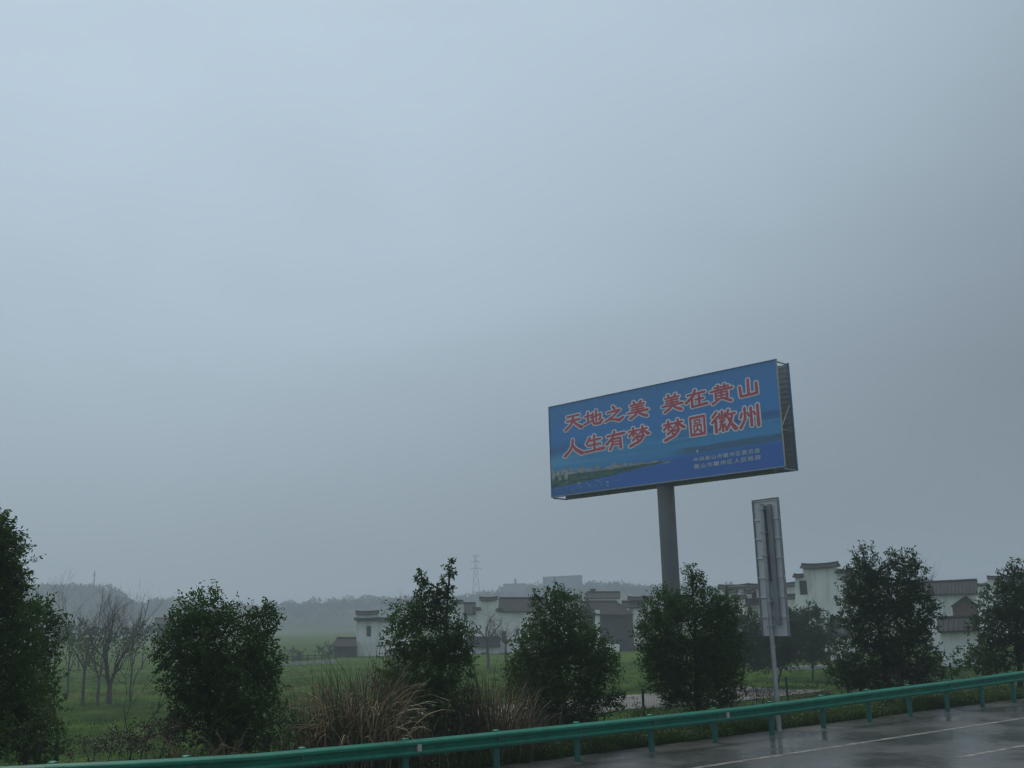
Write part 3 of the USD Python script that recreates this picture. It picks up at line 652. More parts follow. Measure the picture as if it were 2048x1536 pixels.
for row in (ROW1, ROW2):
    tops = np.array([zoom1((a + b) / 2, y0) for _, a, b, y0, y1 in row]); bots = np.array([zoom1((a + b) / 2, y1) for _, a, b, y0, y1 in row])
    pt, pb = np.polyfit(tops[:, 0], tops[:, 1], 1), np.polyfit(bots[:, 0], bots[:, 1], 1)
    for (name, a, b, y0, y1), (uc, _) in zip(row, tops):
        u0, u1 = zoom1(a, (y0 + y1) / 2)[0], zoom1(b, (y0 + y1) / 2)[0]
        wt, wb = np.polyval(pt, uc), np.polyval(pb, uc)
        g = GLYPHS[name]
        out = BB.part('character_outline', on_face(flat(glyph_shape(g, 8.0)), u0, wt, u1 - u0, wt - wb, -0.012), WHITE_PRINT, parent=face, local=True)
        BB.part('slogan_character', on_face(flat(glyph_shape(g, 1.5)), u0, wt, u1 - u0, wt - wb, -0.018), RED_PRINT, parent=face, local=True)
SM1 = ['centre', 'joint', 'yellow', 'mountain', 'city', 'emblem', 'prefecture', 'district', 'committee', 'member', 'meeting']
SM2 = ['yellow', 'mountain', 'city', 'emblem', 'prefecture', 'district', 'person', 'people', 'policy', 'office']
def zoom4(x, y):
    return b_uw(1360 + x * 200 / 2048, 870 + y * 200 / 2048)
for row, (xa, ya, yb), (xz, yc, yd) in ((SM1, (275, 460, 550), (1640, 262, 370)), (SM2, (285, 595, 695), (1660, 405, 510))):
    ua, ub = zoom4(xa, (ya + yb) / 2)[0], zoom4(xz, (yc + yd) / 2)[0]
    wa, wz = np.array([zoom4(xa + 50, ya)[1], zoom4(xa + 50, yb)[1]]), np.array([zoom4(xz - 50, yc)[1], zoom4(xz - 50, yd)[1]])
    adv = (ub - ua) / (len(row) - 0.12)
    for i, name in enumerate(row):
        k = i / (len(row) - 1)
        wt, wb = wa * (1 - k) + wz * k
        sh = unary_union([Polygon(p[0], p[1:]).buffer(0.6) for p in SMALL[name]])
        sh = shapely.affinity.translate(shapely.affinity.scale(sh, 100 / 64, 100 / 64, origin=(0, 0)), -6, 6)
        BB.part('small_character', on_face(flat(sh), ua + adv * i, wt, adv * 0.9, wt - wb, -0.014), PALE_PRINT, parent=face, local=True)
# the back face, frames, battens, braces
mb = bbox(MB(), 0, BW, 0.0, 0.03, 0, BH)
BB.part('face_backing', mb, PANEL_BACK, local=True)
mb = bbox(MB(), 0, BW, BT - 0.03, BT, 0, BH)
BB.part('rear_face', mb, FRAME_BLUE, local=True)
BB.part('rear_backing', bbox(MB(), 0.02, BW - 0.1, BT - 0.044, BT - 0.032, 0.01, BH - 0.01), PANEL_BACK, local=True)
nb = 20
for k in range(nb):
    w = 0.12 + (BH - 0.3) * k / (nb - 1)
    BB.part('batten', bbox(MB(), 0.02, BW - 0.06, BT - 0.075, BT - 0.046, w, w + 0.05), PANEL_BACK, local=True)
for (u, v) in ((0.06, BT - 0.06), (BW - 0.05, BT - 0.05)):
    BB.part('rear_edge_post', bbox(MB(), u - 0.05, u + 0.05, v - 0.055, v + 0.062, -0.1, BH + 0.05), FRAME_BLUE, local=True)
mb = MB()
bbox(mb, -0.03, BW + 0.03, -0.03, 0.05, -0.07, -0.004); bbox(mb, -0.05, -0.002, -0.03, 0.05, -0.07, BH); bbox(mb, -0.05, BW + 0.05, -0.03, 0.05, BH + 0.003, BH + 0.06)
BB.part('face_moulding', mb, FRAME_BLUE, local=True)
BB.part('lower_trim', bbox(MB(), 0.0, BW, -0.052, -0.032, -0.035, 0.012), FRAME_LIGHT, local=True)
BB.part('end_trim', bbox(MB(), BW + 0.002, BW + 0.045, -0.03, 0.05, 0, BH), FRAME_LIGHT, local=True)
BB.part('rear_lower_rail', bbox(MB(), 0, BW, BT - 0.12, BT + 0.02, -0.12, -0.005), FRAME_BLUE, local=True)
for k in range(9):
    u = 0.1 + (BW - 0.2) * k / 8
    mb = MB()
    bbox(mb, u - 0.05, u + 0.05, 0.05, BT - 0.12, -0.14, -0.06)
    bbox(mb, u - 0.04, u + 0.04, 0.05, BT - 0.12, BH - 0.06, BH - 0.01) if k in (0, 8) else None
    mb.bar(bl(u, 0.1, 0.1), bl(u, 0.1, BH - 0.1), 0.08)
    for w0 in ((0.2, 2.1, 4.0) if k < 8 else (2.1,)):
        mb.bar(bl(u, 0.12, w0), bl(u, BT - 0.14, w0 + 1.5 if w0 < 3 else w0 + 1.1), 0.05)
        mb.bar(bl(u, 0.12, w0), bl(u, BT - 0.14, w0), 0.05)
    BB.part('cross_frame', mb, FRAME_BLUE if k not in (8,) else PANEL_BACK, local=True)
mb = MB(); bbox(mb, 1.0, BW - 1.0, BT / 2 - 0.3, BT / 2 + 0.3, -0.14, 0.45)
BB.part('main_beam', mb, POLE_GREY, local=True)

# ------------------------------------------------------------------ road sign seen from behind
sp = at(1556, 1430, 27.6)
sp_t, sp_s = sp[:2] @ RD, sp[:2] @ RN - RAIL_OFF
SG = Thing('road_sign', 'tall narrow grey road sign seen from behind on one thin steel pole', 'road sign', (sp[0], sp[1], float(gz(sp[0], sp[1]))), math.atan2(RN[1], RN[0]))
def sgp(px, py, dt=0.0):
    d = ray(px, py)
    k = ((sp_t + dt) ) / (d[:2] @ RD)
    return EYE + d * k
def sg_uz(px, py, dt=0.0):
    p = sgp(px, py, dt)
    return (p[:2] - sp[:2]) @ RN, p[2]
uL = (sg_uz(1503, 1005, .12)[0] + sg_uz(1530, 1272, .12)[0]) / 2
uR = (sg_uz(1556, 995, .12)[0] + sg_uz(1578, 1268, .12)[0]) / 2
zT = (sg_uz(1503, 1005, .12)[1] + sg_uz(1556, 995, .12)[1]) / 2
zB = (sg_uz(1530, 1275, .12)[1] + sg_uz(1578, 1270, .12)[1]) / 2
zp = SG.loc[2]
# own axes: x = away from the road, y = back along the road (towards the viewer is +y? see below), z up
DY = -1.0
def sgbox(u0, u1, d0, d1, z0, z1):
    lo, hi = sorted((u0, u1)), sorted((DY * d0, DY * d1))
    return MB().box((lo[0], hi[0], z0 - zp), (lo[1], hi[1], z1 - zp))
npl = 7
for k in range(npl):
    z0, z1 = zB + (zT - zB) * k / npl, zB + (zT - zB) * (k + 1) / npl
    pl = SG.part('panel_plank', sgbox(uL, uR, 0.11, 0.135, z0 + 0.006, z1 - 0.006), ALU, local=True)
    SG.part('stiffener', sgbox(uL + 0.02, uR - 0.02, 0.085, 0.109, z1 - 0.03, z1 + 0.012 if k < npl - 1 else z1 - 0.004), ALU, parent=pl, local=True)
for u in (uL, uR):
    SG.part('edge_strip', sgbox(u - 0.018, u + 0.018, 0.08, 0.145, zB, zT), ALU_DARK, local=True)
SG.part('top_strip', sgbox(min(uL, uR) - 0.018, max(uL, uR) + 0.018, 0.08, 0.145, zT + 0.002, zT + 0.03), ALU_DARK, local=True)
SG.part('pole', MB().tube([[0, 0, -0.3], [0, 0, zT - 0.14 - zp]], 0.062, 18), STEEL, local=True, smooth=40)
SG.part('pole_cap', MB().tube([[0, 0, zT - 0.14 - zp], [0, 0, zT - 0.11 - zp]], [0.07, 0.06], 18), ALU_DARK, local=True)
uC = sg_uz(1538, 1020, 0.05)[0]
SG.part('mounting_channel', sgbox(uC - 0.075, uC + 0.075, 0.03, 0.083, zB + 0.3, zT - 0.14), ALU_DARK, local=True)
SG.part('mounting_channel', sgbox(-0.09, 0.09, 0.063, 0.084, zB + 1.5, zT - 0.16), ALU_DARK, local=True)
for k in range(6):
    z = zB + 0.25 + (zT - zB - 0.5) * k / 5
    SG.part('clamp', sgbox(-0.085, 0.085, -0.072, 0.082, z - 0.025, z + 0.025), STEEL, local=True)

# ------------------------------------------------------------------ village houses
class House(Thing):
    def __init__(s, name, label, px, Y, yaw, cat='house', group=None):
        o = at(px, 1300, Y)
        z = float(gz(o[0], o[1])) - 0.15
        super().__init__(name, label, cat, (o[0], o[1], z), math.radians(yaw), group)
        s.uh, s.vh = s.R[:, 0], s.R[:, 1]
        s.vmin = 0

    def uw(s, px, py, dv=0.0):
        d = ray(px, py)
        k = ((s.loc + s.vh * dv - EYE) @ s.vh) / (d @ s.vh)
        p = EYE + d * k - s.loc
        return p @ s.uh, p[2]

    def wall(s, pts, m=WHITE_WALL, dv=0.0, thick=0.35, windows=(), down=True, label=None):
        q = [s.uw(x, y, dv) for x, y in pts]
        low = min(w for _, w in q)
        q = [(u, -0.3 if (down and w < low + 0.9) else w) for u, w in q]
        poly = Polygon(q).buffer(0)
        panes = []
        for win in windows:
            (x0, y0, x1, y1) = win[:4]
            (ua, wa), (ub, wb) = s.uw(x0, y1, dv), s.uw(x1, y0, dv)
            poly = poly.difference(shapely.box(ua, wa, ub, wb))
            panes.append((ua, wa, ub, wb, win[4] if len(win) > 4 else 'window'))
        tm = flat(poly, thick)
        v = np.array(tm.vertices)
        path = s.part('wall', (np.column_stack([v[:, 0], v[:, 2] + dv, v[:, 1]]), np.array(tm.faces)[:, ::-1]), m, local=True, label=label)
        for ua, wa, ub, wb, kind in panes:
            mb = MB().box((ua + 0.01, dv + 0.20, wa + 0.01), (ub - 0.01, dv + 0.24, wb - 0.01))
            wp = s.part(kind, mb, WINDOW_DARK if kind != 'door' else WOOD_DARK, local=True)
            f = 0.07
            fr = MB()
            fr.box((ua, dv + 0.12, wa), (ua + f, dv + 0.195, wb)); fr.box((ub - f, dv + 0.12, wa), (ub, dv + 0.195, wb))
            fr.box((ua + f, dv + 0.12, wb - f), (ub - f, dv + 0.195, wb)); fr.box((ua + f, dv + 0.12, wa), (ub - f, dv + 0.195, wa + f))
            if ub - ua > 0.7:
                fr.box(((ua + ub) / 2 - 0.03, dv + 0.12, wa + f), ((ua + ub) / 2 + 0.03, dv + 0.19, wb - f))
            s.part('frame', fr, WOOD_DARK, parent=wp, local=True)
        return path

    def cap(s, x0, x1, ytop0, ybot, dv=0.0, ytop1=None, dip=0.35):
        """tiled coping on a wall top: two small tiled slopes, a ridge, upturned ends"""
        (u0, wt0), (u1, wt1) = s.uw(x0, ytop0, dv), s.uw(x1, ytop0 if ytop1 is None else ytop1, dv)
        h = max(0.25, s.uw((x0 + x1) / 2, (ytop0 + (ytop1 or ytop0)) / 2, dv)[1] - s.uw((x0 + x1) / 2, ybot, dv)[1])
        wt = (wt0 + wt1) / 2
        n = 9
        us = np.linspace(u0 - 0.05, u1 + 0.05, n)
        lift = 0.22 * h * (np.abs(np.linspace(-1, 1, n)) ** 3)
        mb = MB()
        sec = [(-0.42, -h), (-0.45, -h + 0.07), (0.12, -0.16), (0.12, 0.0), (0.24, 0.0), (0.24, -0.16), (0.80, -h + 0.07), (0.77, -h)]
        sec = [(a, b if b > -0.2 or h > 0.3 else b) for a, b in sec]
        m = len(sec)
        v = np.array([(u, dv + a, wt - 0.1 * h + l + b) for u, l in zip(us, lift) for a, b in sec])
        i, j = np.meshgrid(np.arange(n - 1), np.arange(m), indexing='ij')
        q = np.stack([i * m + j, i * m + (j + 1) % m, (i + 1) * m + (j + 1) % m, (i + 1) * m + j], -1).reshape(-1, 4)
        mb.add(v, q)
        k = np.arange(1, m - 1)
        mb.add(v[:m], np.stack([np.zeros(m - 2, int), k + 1, k], 1)); mb.add(v[-m:], np.stack([np.zeros(m - 2, int), k, k + 1], 1))
        # ribs of the tile rows on the near slope
        for u in np.arange(u0 + 0.1, u1, 0.3):
            mb.tube([(u, dv - 0.44, wt - 0.1 * h - h + 0.10), (u, dv + 0.1, wt - 0.1 * h - 0.13)], 0.05, 4)
        return s.part('tiled_coping', mb, TILE, local=True)

    def roof(s, x0, x1, ytop, ybot, dv=0.0, run=3.5, x0t=None, x1t=None, ytop1=None, ybot1=None):
        """a tiled slope from the eaves (near) up to the ridge"""
        x0t, x1t = x0 if x0t is None else x0t, x1 if x1t is None else x1t
        e0, e1 = s.uw(x0, ybot, dv - 0.5), s.uw(x1, ybot if ybot1 is None else ybot1, dv - 0.5)
        r0, r1 = s.uw(x0t, ytop, dv + run), s.uw(x1t, ytop if ytop1 is None else ytop1, dv + run)
        A, B = np.array([e0[0], dv - 0.5, e0[1]]), np.array([e1[0], dv - 0.5, e1[1]])
        C, D = np.array([r0[0], dv + run, r0[1]]), np.array([r1[0], dv + run, r1[1]])
        t = np.array([0, 0, 0.12])
        mb = MB().add([A, B, D, C, A - t, B - t, D - t, C - t], [[0, 1, 2, 3], [4, 7, 6, 5], [0, 4, 5, 1], [1, 5, 6, 2], [2, 6, 7, 3], [3, 7, 4, 0]])
        n = max(2, int(np.linalg.norm(B - A) / 0.36))
        for i in range(n + 1):
            k = i / n
            mb.tube([A + (B - A) * k + [0, 0, 0.02], C + (D - C) * k + [0, 0, 0.02]], 0.065, 4)
        p = s.part('roof', mb, TILE, local=True)
        s.part('ridge', MB().tube([C + [0, 0, 0.08], (C + D) / 2 + [0, 0, 0.06], D + [0, 0, 0.08]], 0.17, 6), TILE, parent=p, local=True)
        # the far slope
        mb = MB()
        E = C + [0, run + 0.5, -(r0[1] - e0[1])]; F = D + [0, run + 0.5, -(r1[1] - e1[1])]
        mb.add([C, D, F, E, C - t, D - t, F - t, E - t], [[0, 1, 2, 3], [4, 7, 6, 5], [0, 4, 5, 1], [1, 5, 6, 2], [2, 6, 7, 3], [3, 7, 4, 0]])
        s.part('roof', mb, TILE, local=True)
        return p

    def body(s, x0, x1, y, depth=8.0, m=WHITE_WALL, dv=0.36):
        """the side and rear walls behind the front"""
        u0, w = s.uw(x0, y, dv); u1, _ = s.uw(x1, y, dv)
        for a, b, c, d in ((u0, u0 + 0.3, dv, dv + depth), (u1 - 0.3, u1, dv, dv + depth), (u0 + 0.31, u1 - 0.31, dv + depth - 0.3, dv + depth)):
            s.part('wall', MB().box((a, c, -0.3), (b, d, w)), m, local=True)

G = 'white walled houses of the village'
h = House('village_house', 'small white house with doubled tiled coping and one narrow dark window', 740, 152, 0, group=G)
h.wall([(713, 1226), (757, 1226), (757, 1240), (812, 1240), (812, 1312), (713, 1312)], windows=[(733, 1252, 742, 1273)])
h.cap(712, 757, 1221, 1229); h.cap(757, 812, 1234, 1243); 
h.wall([(713, 1236), (757, 1236), (757, 1242), (713, 1242)], TRIM, dv=-0.16, thick=0.15, down=False)
h.cap(709, 757, 1235, 1241, dv=-0.3)
h.body(713, 812, 1242, 7)
h = House('shed', 'low grey lean-to shed with a tiled roof beside the leftmost white house', 690, 150.0, 0, cat='shed')
h.wall([(668, 1292), (711, 1292), (711, 1314), (668, 1314)], GREY_WALL)
h.roof(662, 712, 1277, 1293, 0, 3.0, x0t=674)
h.body(668, 711, 1293, 6, GREY_WALL)

h = House('village_house', 'long white house with two stepped gables and dark tiled roofs behind the spired tree', 990, 150, 0, group=G)
h.wall([(880, 1205), (926, 1205), (928, 1227), (951, 1227), (951, 1219), (961, 1219), (961, 1200), (993, 1200), (993, 1219), (1000, 1222), (1092, 1222), (1092, 1316), (880, 1316)],
       windows=[(908, 1217, 912, 1226), (962, 1306, 974, 1314), (1004, 1262, 1012, 1284), (1032, 1258, 1038, 1272), (900, 1240, 906, 1252)])
h.cap(901, 926, 1200, 1207); h.cap(959, 995, 1193, 1201); h.cap(946, 962, 1214, 1220, dip=.2); h.cap(992, 1004, 1216, 1222); h.cap(880, 902, 1210, 1216, dv=-.02)
h.roof(926, 951, 1207, 1228, 0.1, 3.5); h.roof(998, 1094, 1197, 1223, 0.1, 3.8)
h.roof(934, 1000, 1276, 1293, -2.4, 1.8)
h.wall([(936, 1294), (998, 1294), (998, 1318), (936, 1318)], dv=-2.2, thick=.2, windows=[(962, 1305, 973, 1314), (944, 1302, 951, 1318, 'door')])
h.body(880, 1092, 1224, 9)

h = House('village_house', 'low white house with grey ridge ornament behind the grey rendered barn', 1206, 165, 0, group=G)
h.wall([(1172, 1194), (1240, 1194), (1240, 1300), (1172, 1300)]); h.roof(1174, 1240, 1185, 1196, 0, 3.0); h.body(1172, 1240, 1196, 7)
h.wall([(1126, 1198), (1154, 1198), (1154, 1300), (1126, 1300)], dv=0.02); h.cap(1127, 1154, 1189, 1198)
a, w = h.uw(1186, 1184, 3.0)
h.part('ridge_ornament', MB().box((a - 0.4, 2.9, w - 0.15), (a + 0.4, 3.2, w + 0.35)).box((a - 0.55, 2.85, w + 0.36), (a + 0.55, 3.25, w + 0.5)), TILE, local=True)
h = House('barn', 'grey rendered barn with a dark hipped tile roof right of the conical tree', 1226, 146, 0, cat='barn')
h.wall([(1164, 1228), (1265, 1228), (1265, 1312), (1164, 1312)], GREY_WALL); h.roof(1160, 1267, 1204, 1229, 0, 3.6, x0t=1176, x1t=1234); h.body(1164, 1265, 1230, 8, GREY_WALL)
h.wall([(1190, 1220), (1200, 1220), (1200, 1312), (1190, 1312)], WHITE_WALL, dv=-0.3, thick=.28); 
h.wall([(1180, 1289), (1239, 1288), (1239, 1312), (1180, 1312)], WHITE_WALL, dv=-3.0, thick=.25)
h = House('village_house', 'narrow white house end with grey tiled coping between the barn and the billboard pole', 1282, 154, 0, group=G)
h.wall([(1258, 1200), (1302, 1198), (1302, 1300), (1258, 1300)]); h.cap(1256, 1303, 1193, 1200, ytop1=1191); h.roof(1244, 1290, 1204, 1215, -1.0, 1.0); h.wall([(1266, 1214), (1280, 1214), (1280, 1300), (1266, 1300)], dv=-1.2, thick=.3)
h.body(1258, 1302, 1204, 7)

h = House('village_house', 'white house with many stepped copings left of the tall white gable', 1515, 134, -30, group=G)
h.wall([(1440, 1173), (1497, 1170), (1497, 1176), (1592, 1171), (1592, 1300), (1440, 1300)], windows=[(1504, 1186, 1513, 1202), (1580, 1222, 1590, 1240), (1458, 1228, 1466, 1242)])
h.cap(1437, 1496, 1171, 1177, ytop1=1165); h.cap(1496, 1592, 1168, 1175, ytop1=1163)
h.cap(1450, 1472, 1178, 1186, dv=-1.6, ytop1=1176); h.wall([(1452, 1185), (1471, 1184), (1471, 1300), (1452, 1300)], dv=-1.6, thick=.3)
h.cap(1468, 1490, 1190, 1198, dv=-2.0, ytop1=1188); h.wall([(1470, 1197), (1489, 1196), (1489, 1300), (1470, 1300)], dv=-2.0, thick=.3)
h.cap(1488, 1508, 1179, 1187, dv=-1.2, ytop1=1177); h.roof(1484, 1522, 1201, 1210, -1.2, 1.2, ytop1=1199, ybot1=1208)
h.roof(1574, 1600, 1186, 1198, -1.0, 1.4, ytop1=1184, ybot1=1196)
h.body(1440, 1592, 1178, 8)

h = House('village_house', 'tall white gable house with dark coping, upper window and small square vent', 1640, 122, -42, group=G)
h.wall([(1590, 1154), (1606, 1153), (1606, 1135), (1673, 1130), (1673, 1146), (1690, 1145), (1690, 1155), (1714, 1154), (1714, 1300), (1590, 1300)],
       windows=[(1600, 1161, 1613, 1190), (1668, 1191, 1674, 1197, 'vent'), (1628, 1213, 1637, 1240, 'window')])
h.cap(1603, 1674, 1128, 1136, ytop1=1122); h.cap(1588, 1606, 1147, 1155, ytop1=1146); h.cap(1672, 1700, 1138, 1147, ytop1=1136); h.cap(1692, 1716, 1148, 1156, ytop1=1146)
h.roof(1662, 1690, 1240, 1246, -1.0, 0.9); 
h.body(1592, 1712, 1158, 9)
h = House('outhouse', 'low white outhouse with dark tiled roof at the foot of the tall white gable', 1675, 105, -20, cat='outhouse')
h.wall([(1660, 1272), (1700, 1272), (1700, 1302), (1660, 1302)]); h.roof(1654, 1704, 1254, 1272, 0, 2.4); h.body(1660, 1700, 1273, 4.6)

h = House('village_house', 'long white house with one broad dark tiled roof at the right of the village', 1900, 118, -22, group=G)
h.wall([(1852, 1188), (1952, 1186), (1952, 1290), (1852, 1290)], windows=[(1866, 1205, 1872, 1222)]); h.roof(1844, 1954, 1166, 1189, 0, 3.6, ytop1=1161, ybot1=1187); h.body(1852, 1952, 1190, 8)
h = House('shed', 'brown weathered brick shed with a pitched gable in front of the long white house', 1930, 104, -22, cat='shed')
h.wall([(1905, 1212), (1931, 1193), (1955, 1212), (1955, 1262), (1905, 1262)], BROWN_WALL); 
for xa, ya, xb, yb in ((1902, 1212, 1931, 1191), (1931, 1191, 1958, 1212)):
    a, b = h.uw(xa, ya), h.uw(xb, yb)
    h.part('roof', MB().add([(a[0], -0.4, a[1]), (b[0], -0.4, b[1]), (b[0], 5.0, b[1]), (a[0], 5.0, a[1]), (a[0], -0.4, a[1] - .14), (b[0], -0.4, b[1] - .14), (b[0], 5.0, b[1] - .14), (a[0], 5.0, a[1] - .14)],
        [[0, 1, 2, 3], [4, 7, 6, 5], [0, 4, 5, 1], [1, 5, 6, 2], [2, 6, 7, 3], [3, 7, 4, 0]]), TILE, local=True)
h.body(1905, 1955, 1214, 5, BROWN_WALL)
h = House('outhouse', 'low white outhouse under a dark tiled roof in front of the brown shed', 1915, 88, -22, cat='outhouse')
h.wall([(1880, 1262), (1954, 1260), (1954, 1298), (1880, 1298)]); h.roof(1876, 1958, 1238, 1263, 0, 2.6, ytop1=1234, ybot1=1260); h.body(1880, 1954, 1264, 5)
h = House('village_house', 'white stepped gable house partly hidden behind the rightmost roadside tree', 1990, 135, -25, group=G)
h.wall([(1952, 1172), (1975, 1171), (1975, 1158), (2012, 1156), (2012, 1172), (2060, 1170), (2060, 1290), (1952, 1290)]); h.cap(1974, 2014, 1152, 1158, ytop1=1149); h.cap(1950, 1976, 1167, 1172, ytop1=1165); h.roof(2012, 2064, 1156, 1172, 0.4, 3)
h.body(1952, 2060, 1174, 8)
h = House('hut', 'small dark roofed hut in the misty field left of the wide bushy tree', 328, 205, 8, cat='hut')
h.wall([(314, 1247), (344, 1247), (344, 1262), (314, 1262)], GREY_WALL); h.roof(310, 348, 1237, 1248, 0, 2.5); h.body(314, 344, 1248, 5, GREY_WALL)

# low boundary wall in the field
w0, w1 = at(556, 1330, 124), at(672, 1327, 128)
FW = Thing('field_wall', 'low pale wall with dark railing at the far side of the meadow', 'wall', (w0[0], w0[1], float(gz(w0[0], w0[1]))), math.atan2(w1[1] - w0[1], w1[0] - w0[0]))
L = float(np.linalg.norm((w1 - w0)[:2]))
FW.part('plinth', MB().box((0, -0.12, -0.3), (L, 0.12, 0.32)), PALE_STONE, local=True)
for k in range(9):
    FW.part('post', MB().box((L * k / 8 - 0.07, -0.07, 0.33), (L * k / 8 + 0.07, 0.07, 1.15)), CONCRETE_POST, local=True)
for zz in (0.62, 0.95):
    FW.part('rail', MB().box((0, -0.03, zz), (L, 0.03, zz + 0.09)), WOOD_DARK, local=True)
c0, c1 = on_ground(1556, 1342), on_ground(1668, 1338)
CH = Thing('irrigation_channel', 'pale concrete channel edge crossing the grass right of the sign pole', 'channel', c0, math.atan2(c1[1] - c0[1], c1[0] - c0[0]))
L = float(np.linalg.norm((c1 - c0)[:2]))
CH.part('near_kerb', MB().box((0, -0.15, -0.4), (L, 0.15, 0.28)), PALE_STONE, local=True)
CH.part('far_kerb', MB().box((0, 1.1, -0.4), (L, 1.4, 0.30)), PALE_STONE, local=True)

# ------------------------------------------------------------------ far things in the mist
fb0, fb1 = at(1087, 1180, 566), at(1165, 1180, 554)
FB = Thing('billboard', 'pale hazy billboard far off on the skyline left of the big one', 'billboard', ((fb0 + fb1) / 2) * [1, 1, 0] + [0, 0, FIELD], math.atan2(fb1[1] - fb0[1], fb1[0] - fb0[0]))
L = float(np.linalg.norm((fb1 - fb0)[:2])); zt, zb = at(1126, 1153, 560)[2] - FIELD, at(1126, 1176, 560)[2] - FIELD
FB.part('face', MB().box((-L / 2, -0.2, zb), (L / 2, 0.2, zt)), FAR_BOARD, local=True)
FB.part('border', MB().box((-L / 2 - .2, -0.3, zt), (L / 2 + .2, 0.3, zt + .3)).box((-L / 2 - .2, -0.3, zb - .3), (L / 2 + .2, 0.3, zb)), FAR_METAL, local=True)
for k in (-0.35, -0.12, 0.12, 0.35):
    FB.part('post', MB().tube([(L * k, 0.5, -0.5), (L * k, 0.5, zb)], 0.25, 10), FAR_METAL, local=True)
for k in range(9):
    FB.part('panel_rib', MB().box((-L / 2 + L * k / 8 - .06, -0.26, zb), (-L / 2 + L * k / 8 + .06, -0.203, zt)), FAR_METAL, local=True)

def pylon(px, ytop, Y, label, halfw=3.2, arms=True):
    o = at(px, 1230, Y); o[2] = FIELD
    H = at(px, ytop, Y)[2] - FIELD
    T = Thing('pylon' if arms else 'mast', label, 'pylon' if arms else 'mast', o)
    lv = np.linspace(0, 1, 9)
    wid = lambda k: halfw * (1 - k) ** 1.3 + 0.45
    mb = MB()
    for sx in (-1, 1):
        for sy in (-1, 1):
            T.part('leg', MB().tube([(sx * wid(k), sy * wid(k), H * k) for k in lv], 0.13, 4), FAR_METAL, local=True)
    for a, b in zip(lv, lv[1:]):
        for sy in (-1, 1):
            mb.tube([(-wid(a), sy * wid(a), H * a), (wid(b), sy * wid(b), H * b)], 0.07, 4); mb.tube([(wid(a), sy * wid(a), H * a), (-wid(b), sy * wid(b), H * b)], 0.07, 4)
            mb.tube([(sy * wid(a), -wid(a), H * a), (sy * wid(b), wid(b), H * b)], 0.07, 4)
    T.part('bracing', mb, FAR_METAL, local=True)
    if arms:
        for k, w in ((0.80, 4.6), (0.90, 3.8), (0.985, 3.0)):
            T.part('cross_arm', MB().tube([(-w, 0, H * k), (0, 0, H * k + 0.7), (w, 0, H * k)], 0.16, 4).tube([(-w, 0, H * k), (w, 0, H * k)], 0.12, 4), FAR_METAL, local=True)
pylon(953, 1110, 740, 'faint lattice power pylon on the misty skyline above the spired tree', 4.6)
for px, yt, Y, lab in ((184, 1141, 500, 'thin mast rising from the misty woods at far left'), (651, 1193, 780, 'small mast on the distant hill line above the meadow')):
    o = at(px, 1230, Y); o[2] = FIELD
    T = Thing('mast', lab, 'mast', o)
    H = at(px, yt, Y)[2] - FIELD
    T.part('pole', MB().tube([(0, 0, 0), (0, 0, H)], [0.45, 0.22], 8), FAR_METAL, local=True)
    T.part('top_platform', MB().tube([(0, 0, H * 0.93), (0, 0, H * 0.94)], [0.8, 0.8], 8), FAR_METAL, local=True)
fa = at(1030, 1178, 640)
FC = Thing('far_building', 'hazy block building with a thin chimney on the distant hill', 'building', (fa[0], fa[1], FIELD))
w = lambda px: at(px, 1180, 640)[0] - fa[0]
zz = lambda py: at(1030, py, 640)[2] - FIELD
FC.part('wall', MB().box((w(1008), 0, 0), (w(1050), 9, zz(1169))), FAR_BOARD, local=True)
FC.part('roof', MB().box((w(1006), -.4, zz(1169)), (w(1052), 9.4, zz(1167))), FAR_METAL, local=True)
FC.part('chimney', MB().tube([(w(1031), 4, 0), (w(1031), 4, zz(1157))], [1.1, 0.8], 10), FAR_METAL, local=True)
# ------------------------------------------------------------------ trees, shrubs, reeds, grass
def curve(a, b, sag=0.0, n=5, rng=None, wob=0.0):
    t = np.linspace(0, 1, n)[:, None]
    p = np.asarray(a) * (1 - t) + np.asarray(b) * t
    p[:, 2] += sag * np.sin(np.pi * t[:, 0])
    if rng is not None and wob:
        p[1:-1] += rng.normal(size=(n - 2, 3)) * wob
    return p

